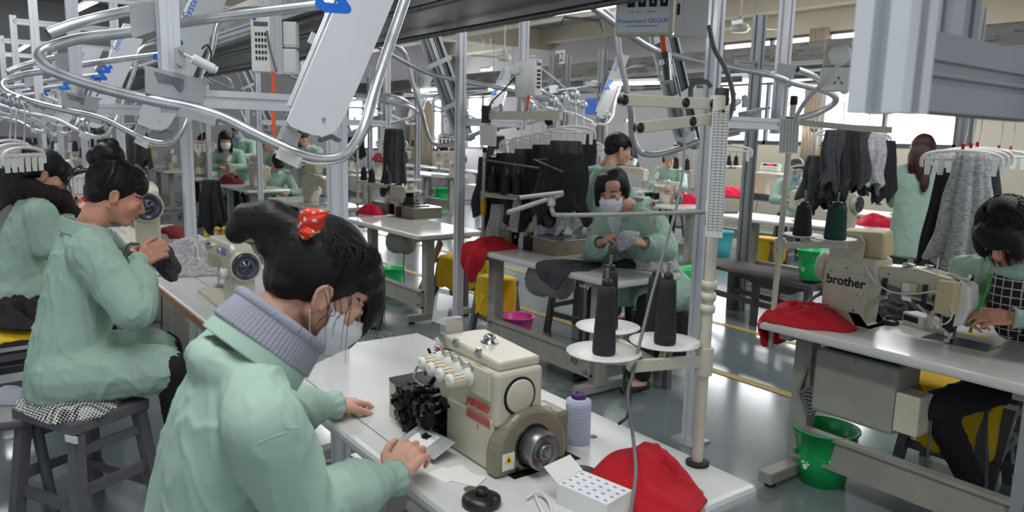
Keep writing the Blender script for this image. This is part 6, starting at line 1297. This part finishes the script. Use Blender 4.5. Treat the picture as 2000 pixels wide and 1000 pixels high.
soft_stool('stool under a yellow cover beyond the masked woman\'s motor', Zp(950, 548, .46)+P3(0, .1, 0), 'yellow cloth knotted on the stool behind the red draped cloth', 'yellow', .24, .28, 0, 42)
p = Zp(1500, 525, .5); t = thing('bench', 'low dark bench covered with dark grey cloth under the green bucket', 'bench', (p.x, p.y, 0), -.15)
MB().bb((-.62, -.17, .43), (.62, .17, .47)).build('seat', M['wood_g'], t)
for sx in (-1, 0, 1):
    for sy_ in (-1, 1): MB().bb((sx*.56-.025, sy_*.13-.025, 0), (sx*.56+.025, sy_*.13+.025, .43)).build('leg', M['wood_g'], t)
for sy_ in (-1, 1): MB().bb((-.56, sy_*.13-.015, .18), (.56, sy_*.13+.015, .23)).build('rail', M['wood_g'], t)
cloth_mound('bench_cover', 'dark grey cloth spread over the low bench', 'cloth', (p.x, p.y, .473), .74, .26, .03, 'darkcl', 43, -.15, None, .1, 2, edge=(0, -1, .17))
soft_stool('stool with a yellow cloth behind the display machine table', Zp(1480, 470, .46)+P3(0, .2, 0), 'yellow cloth over the stool beyond the long white table', 'yellow', .3, .34, 0, 44)
soft_stool('stool with a yellow cloth behind the programmable machine', Zp(1780, 795, .46)+P3(-.0, .5, 0), 'yellow cloth on the stool seen under the programmable machine table', 'yellow', .3, .36, 0, 45)
for i, (x, y) in enumerate(((430, 395), (648, 330), (1180, 620))):
    soft_stool('small wooden stool %s' % ['far left beyond the dark hanging cloth', 'far behind the big curved rail', 'under the masked woman\'s knees'][i], (Dp(x, y, 8.5) if i < 2 else P3(-3.32, 3.78, .46)), ['yellow cover on the far left stool', 'yellow cover on the stool far behind the rail', 'dark cloth on the masked woman\'s stool'][i], ['yellow', 'yellow', 'blackcl'][i], .3, .34, 0, 46+i)
for i, (jj, l) in enumerate(((j5, 'under the bob-haired woman'), (j6, 'under the short-haired worker'), (j7, 'under the smiling far woman'), (j8, 'under the blue-masked worker'), (j9, 'under the long-haired masked woman'), (j10, 'under the far worker with the blue mask'), (j11, 'under the long-haired worker behind the rail'), (j12, 'under the worker whose crown shows'), (j3, 'under the woman with the fur collar'))):
    r_ = [w5, w6, w7, w8, w9, w10, w11, w12, w3][i]; pz = jj['pelvis']; dup(s1, 'grey wooden stool '+l, (r_.location.x, r_.location.y, 0), .1)
dup(s1, 'grey wooden stool under the nearest woman', (-1.52, .3, 0), 0)
# ---------- buckets ----------
bucket('green bucket with white paw prints under the programmable machine table', (Zp(1612, 968, 0).x-.1, 3.24, 0), 'green', .105, .145, .265, True)
bucket('green bucket behind the second woman\'s knees', (-4.45, 1.15, 0), 'green', .12, .16, .3)
bucket('pink bucket under the table marked A5', (-4.5, 3.42, 0), 'pink', .095, .13, .22); bucket('small green bucket under the empty middle table', tuple(Zp(768, 560, 0).xy)+(0,), 'green_l', .09, .12, .2)
bucket('light green bucket standing on the dark covered bench', tuple(Zp(1584, 546, .5).xy)+(.503,), 'green_l', .09, .125, .24, True)
bucket('light blue bucket beyond the tall slotted post', tuple(Zp(1407, 500, 0).xy)+(0,), 'cyan', .13, .16, .35); bucket('small green bucket far behind the middle posts', tuple(Zp(864, 398, 0).xy)+(0,), 'green_l', .16, .2, .36)
bl = bucket('bright green bucket lying on its side right of the masked woman', tuple(Zp(1318, 562, 0).xy)+(.13,), 'green_l', .1, .13, .24, False, -1.45, -1.1)
# ---------- things on the near table ----------
t = thing('bobbin_case', 'black round winder with a button top at the bottom centre', 'bobbin winder', Zp(940, 985, TZ)); MB().lathe((0, 0, 0), (0, 0, 1), [(.036, 0), (.045, .006), (.044, .016), (.03, .024), (.012, .026), (0, .026)], 30).build('body', M['black'], t); MB().lathe((0, 0, .024), (0, 0, 1), [(.013, 0), (.015, .003), (.015, .013), (.011, .016), (0, .016)], 24).build('button', M['black'], t)
t = thing('paper_box', 'open white carton with rows of blue dashes at the bottom', 'box', Zp(1160, 990, TZ), .18); MB().bb((-.07, -.05, 0), (.07, .045, .05)).build('carton', M['paper'], t, bev=.001)
m = MB(); random.seed(8)
for i in range(6):
    for k in range(4): m.bb((-.062+.023*i, -.04+.022*k, .0502), (-.053+.023*i, -.036+.022*k, .0507))
for i in range(5):
    for k in range(2): m.bb((-.0703, -.04+.018*i, .012+.02*k), (-.0698, -.034+.018*i, .016+.02*k))
m.build('blue_dashes', M['blue'], t); m = MB(); m.prism([(0, 0), (.095, .0), (.095, .05), (0, .05)], (-.07, -.05, .05), (0, 1, 0), (-.8, 0, .5), (.001, 0, .001)); m.build('flap', M['paper'], t)
for i, (x, y, a) in enumerate(((868, 928, .2), (895, 925, -.1), (915, 938, .5))):
    o = MB().bb((-.035, -.028, 0), (.035, .028, .002+.001*i)).build('paper_slip', M['paper'], None); o.location = Zp(x, y, TZ); o.rotation_euler = (0, 0, a); tag(o, 'small printed paper slip by the right hand of the nearest woman, %s' % ['left', 'middle', 'right'][i], 'paper', 'paper slips')
m = MB(); m.tube([Zp(x, y, TZ+z) for x, y, z in ((1028, 975, .004), (1045, 962, .01), (1060, 965, .012), (1072, 980, .01), (1078, 1000, .004), (1068, 1012, .004), (1055, 990, .01), (1046, 968, .012))], .0035, 8, sub=5); tag(m.build('earphones', M['cordw']), 'coiled white earphone cord on the near table', 'earphones')
m = MB(); m.cyl((0, 0, 0), (0, 0, .004), .015, n=16); o = m.build('bobbin', M['steel']); o.location = Zp(918, 958, TZ); tag(o, 'flat steel bobbin beside the black winder', 'bobbin')
m = MB(); m.sph((0, 0, 0), (.05, .03, .01)); o = m.build('thread_scraps', M['marl_d']); o.location = Zp(1150, 925, TZ+.005); tag(o, 'grey lint scraps left of the large red cloth', 'lint', None, 'stuff')
# right table items
t = thing('bobbin_case', 'black round winder on the programmable machine table', 'bobbin winder', Zp(1735, 632, TZ)); MB().lathe((0, 0, 0), (0, 0, 1), [(.036, 0), (.046, .006), (.045, .014), (.02, .024), (0, .024)], 26).build('body', M['black'], t); MB().lathe((0, 0, .022), (0, 0, 1), [(.013, 0), (.015, .004), (.014, .014), (0, .015)], 20).build('button', M['black'], t)
t = thing('paper_box', 'small white open box with a black striped label on the right table', 'box', Zp(1795, 636, TZ), -.35); MB().bb((-.06, -.04, 0), (.06, .04, .055)).build('carton', M['paper'], t, bev=.001); MB().bb((-.055, -.0412, .018), (.03, -.04, .045)).build('black_label', M['ink'], t); MB().prism([(0, 0), (.08, 0), (.08, .07), (0, .07)], (.06, -.04, .055), (0, 1, 0), (.8, 0, -.35), (0, 0, .001)).build('flap', M['paper'], t)
t = thing('phone', 'small mobile phone lying on the right table', 'phone', Zp(1724, 610, TZ), .3); MB().bb((-.035, -.02, 0), (.035, .02, .008)).build('case', M['steel'], t, bev=.002); MB().bb((-.028, -.016, .008), (.028, .016, .0085)).build('screen', M['ink'], t)
q = Vector((-1.36, 3.28, 0)); m = MB(); c = Zp(1875, 668, TZ); o = MB().bb((-.13, -.07, 0), (.13, .07, .002)).build('throat_plate', M['steel_d'], None, bev=.001); o.location = c; tag(o, 'flat steel throat plate under the needle of the programmable machine', 'plate')
o = MB().bb((-.04, -.02, 0), (.04, .02, .001)).build('tape_piece', M['yellow']); o.location = Zp(1907, 655, TZ); tag(o, 'piece of yellow tape on the right table', 'tape')
ub = thing('control_unit', 'large greige control box under the programmable machine table', 'control box', (-1.66, 3.2, .38), PI); MB().bb((-.22, -.12, 0), (.16, .1, .3)).build('case', M['tleg'], ub, bev=.02); MB().bb((-.32, -.02, .03), (-.22, .1, .2)).build('switch_unit', M['cream'], ub, bev=.006); m = MB()
for k in range(8): m.tube([(.16, .0+.012*k, .26-.01*k), (.22, .02, .2), (.24, .03+.006*k, .05), (.2, .04, -.05+.02*k), (.14, .03, .02)], .006, 6, sub=4)
m.build('cable_bundle', M['cord'], ub); MB().bb((-.2, -.1, .3), (.12, .06, .36)).build('mount', M['blackm'], ub)
MB().tube([(-.33, .0, .12), (-.33, .0, -.35)], .005, 8).build('treadle_rod', M['zinc_d'], ub); o = MB().bb((-.035, -.02, 0), (.035, .02, .03)).build('rod_joint', M['blackm'], ub, bev=.004); o.location = (-.33, 0, -.2)
o = cloth_mound('rag', 'orange brown rag hanging beside the control box at the right', 'cloth', (-1.28, 3.25, .5), .07, .05, .12, mat('orange rag', (200, 130, 40), .9), 51, 0, None, .4, 2) if 0 else None
m = MB(); m.sph((0, 0, 0), (.045, .035, .08)); o = remesh(m, 'rag', [mat('orange rag', (190, 120, 36), .9)], .008, 2, disp=fold_disp(.008, 18, 4)); o.location = Vp(1780, 770, 3.3); tag(o, 'orange brown rag hanging beside the control box at the right', 'cloth')
m = MB(); m.bb((-.035, -.01, -.01), (.035, .01, .01)); m.tube([(0, 0, 0), (.0, -.02, -.03), (-.01, -.03, -.1), (.01, -.03, -.14)], .006, 6, sub=3); o = m.build('yellow_ribbon', M['yellow']); o.location = Vp(945, 578, 3.1); tag(o, 'yellow ribbon tied low on the masked woman\'s table leg', 'ribbon')
m = MB(); random.seed(4)
for k in range(60): a = random.uniform(0, 6.28); m.box((random.gauss(0, .1), random.gauss(0, .05), .003), (random.uniform(.01, .05), .004, .003), Matrix.Rotation(a, 3, 'Z'))
o = m.build('thread_waste', M['cordw']); o.location = Zp(735, 648, 0); tag(o, 'pale thread waste on the floor behind the nearest table', 'thread waste', None, 'stuff')
m = MB(); m.sph((0, 0, .14), (.13, .11, .15)); o = remesh(m, 'waste_bag', [M['mask']], .012, 3, disp=fold_disp(.015, 12, 6)); o.location = tuple(Zp(722, 640, 0).xy)+(0,); tag(o, 'white plastic waste bag behind the nearest woman\'s face', 'bag')
for i, (x, y, v, w_, h_) in enumerate(((288, 310, 2.6, .15, .18), (1010, 300, 8, .5, .25))): pass

# ---------- the far end of the first rows: machines, stands, garments ----------
FAR = ['first', 'second', 'third', 'fourth', 'fifth', 'sixth', 'seventh']
for i, u in enumerate((-15.35, -17.6)): dup(tc_, 'white table of the far left row, %s beyond the others' % FAR[i], (u, 1.15, 0)); dup(t3s, 'white table of the middle row\'s far end, %s beyond the others' % FAR[i], (u-.9, 3.5, 0))
for i, u in enumerate((-8.9, -11.25, -13.5, -15.0, -17.3)):
    dup(lk if i % 2 else lock_far, 'cream machine in the far left cluster, %s one back' % FAR[i], (u, 1.2, TZ+.01), [0, PI][i % 2])
    pb_ = P3(u-.45, 1.4, TZ); pp = [pb_+P3(.12, -.1, .42+.05*(i % 2)), pb_+P3(-.14, -.12, .42+.05*(i % 2))]
    stand('thread stand in the far left cluster, %s one back' % FAR[i], pb_, pb_+P3(0, 0, .85), pp, (pb_+P3(0, 0, .4+.05*(i % 2)), pp[0]-P3(0, 0, .02)))
    for k, q in enumerate(pp): dup([c2, c2, cw][(i+k) % 3], '%s cone in the far left cluster, %s stand back, %s' % (['black', 'black', 'pale'][(i+k) % 3], FAR[i], ['near one', 'far one'][k]), q)
    if i % 2 == 0: cloth_mound('cloth', 'dark red cloth in the far left cluster, %s one back' % FAR[i], 'cloth', (u+.5, 1.1, TZ), .22, .18, .12, 'maroon', 80+i, 0, 'red cloths', .4, 2)
for i, u in enumerate((-12.4, -14.2, -16.3, -18.2)):
    dup(bk if i % 2 else lock_far, 'cream machine at the far end of the middle row, %s one back' % FAR[i], (u, 3.5, TZ+.01), PI)
    garment('hanging_garment', 'dark garment hanging over the far aisle, %s one back' % FAR[i], 'garment', P3(u+.6, 2.1+.3*(i % 2), 1.62), .3, .12, .6, ['marl_d', 'blackcl'][i % 2], 90+i, .5, 'garments on hangers', .4, 3, .3)
    dup(hb, 'white clamp hanger over the far aisle, %s one back' % FAR[i], (u+.6, 2.1+.3*(i % 2), 1.98), 1.2)
    if i < 3: seated('worker in mint at the far end of the middle row, %s one back' % FAR[i], tuple([0, 0]), 1, PI, .45, 0, 60+i, [((0, .06, .05), (.07, .04, .04))], None, at=(u+.2, 4.1, 1.38), vox=.02)
for i, (u, v, rz) in enumerate(((-16.3, 7.3, 0), (-18.5, 7.3, 0), (-11.4, 9.8, PI), (-13.6, 9.8, PI), (-15.8, 9.8, PI), (-18.2, 9.8, PI), (-9.7, 7.25, 0))):
    dup(r2 if rz == 0 else r3, 'white table in the distant rows before the end wall, %s' % FAR[i], (u, v, 0)); dup(lb if i % 2 else lock_far, 'cream machine in the distant rows before the end wall, %s' % FAR[i], (u-.2, v+.1, TZ+.01), rz)
    if i != 6: garment('hanging_garment', 'dark garment in the distant rows before the end wall, %s' % FAR[i], 'garment', P3(u+.7, v+.9, 1.6), .35, .14, .7, ['marl_d', 'blackcl'][i % 2], 110+i, .5, 'garments on hangers', .4, 3, .3); dup(hb, 'white clamp hanger in the distant rows, %s' % FAR[i], (u+.7, v+.9, 1.96), 1.2)
m = MB(); m.bb((0, 0, 0), (.5, .01, .36)); o = m.build('wall_chart', M['blue']); o.location = Vp(1142, 222, 12.45); tag(o, 'small blue notice on the pale wall right of the middle hangers', 'notice')
garment('hanging_garment', 'long dark garment hanging below the small dark red cloth at the far left', 'garment', Dp(412, 352, 8.2), .22, .12, .55, 'blackcl', 130, .5, 'garments on hangers', .3, 3, .3)
# ================= LIGHT AND CAMERA =================
def area(p, to, e, sx, sy, c=(1, 1, 1)):
    l = bpy.data.lights.new('lamp_light', 'AREA'); l.energy = e; l.shape = 'RECTANGLE'; l.size = sx; l.size_y = sy; l.color = c
    o = bpy.data.objects.new('lamp_light', l); COL.objects.link(o); o.location = p; o.rotation_euler = (Vector(to)-Vector(p)).to_track_quat('-Z', 'Y').to_euler(); return o
for u in (-1, -6.5, -12.5):
    for v in (.3, 5.2, 9.8): area((u, v, 3.7), (u, v, 0), 62, 3.4, .5, (.97, .985, 1))
area((-7.6, 12.2, 2.6), (-7.6, 0, 1.2), 190, 4.6, 1.9, (.95, .975, 1))
for v in (9.5, 11.8): area((-19.7, v, 2.2), (0, v, 1), 60, 1.4, 1.8, (.95, .975, 1))
wd = bpy.data.worlds.new('World'); scn.world = wd; wd.use_nodes = True
bg = wd.node_tree.nodes['Background']; bg.inputs[0].default_value = (.86, .93, 1, 1); bg.inputs[1].default_value = .55
cam = bpy.data.cameras.new('camera'); co = bpy.data.objects.new('camera', cam); COL.objects.link(co)
cam.sensor_width = 36; cam.lens = FPX/2000*36; cam.clip_start = .05
Mx = Matrix.Identity(4)
for i in range(3): Mx[i][0], Mx[i][1], Mx[i][2], Mx[i][3] = CR[i], CU[i], -CF[i], CAMP[i]
co.matrix_world = Mx; cam.dof.use_dof = True; cam.dof.focus_distance = 2.7; cam.dof.aperture_fstop = 4.0
scn.camera = co
vs_ = scn.view_settings; vs_.view_transform = 'Standard'; vs_.look = 'None'; vs_.gamma = 1; vs_.exposure = .34; vs_.use_curve_mapping = False
for o in bpy.data.objects:
    if o.type == 'EMPTY': o.empty_display_size = .05
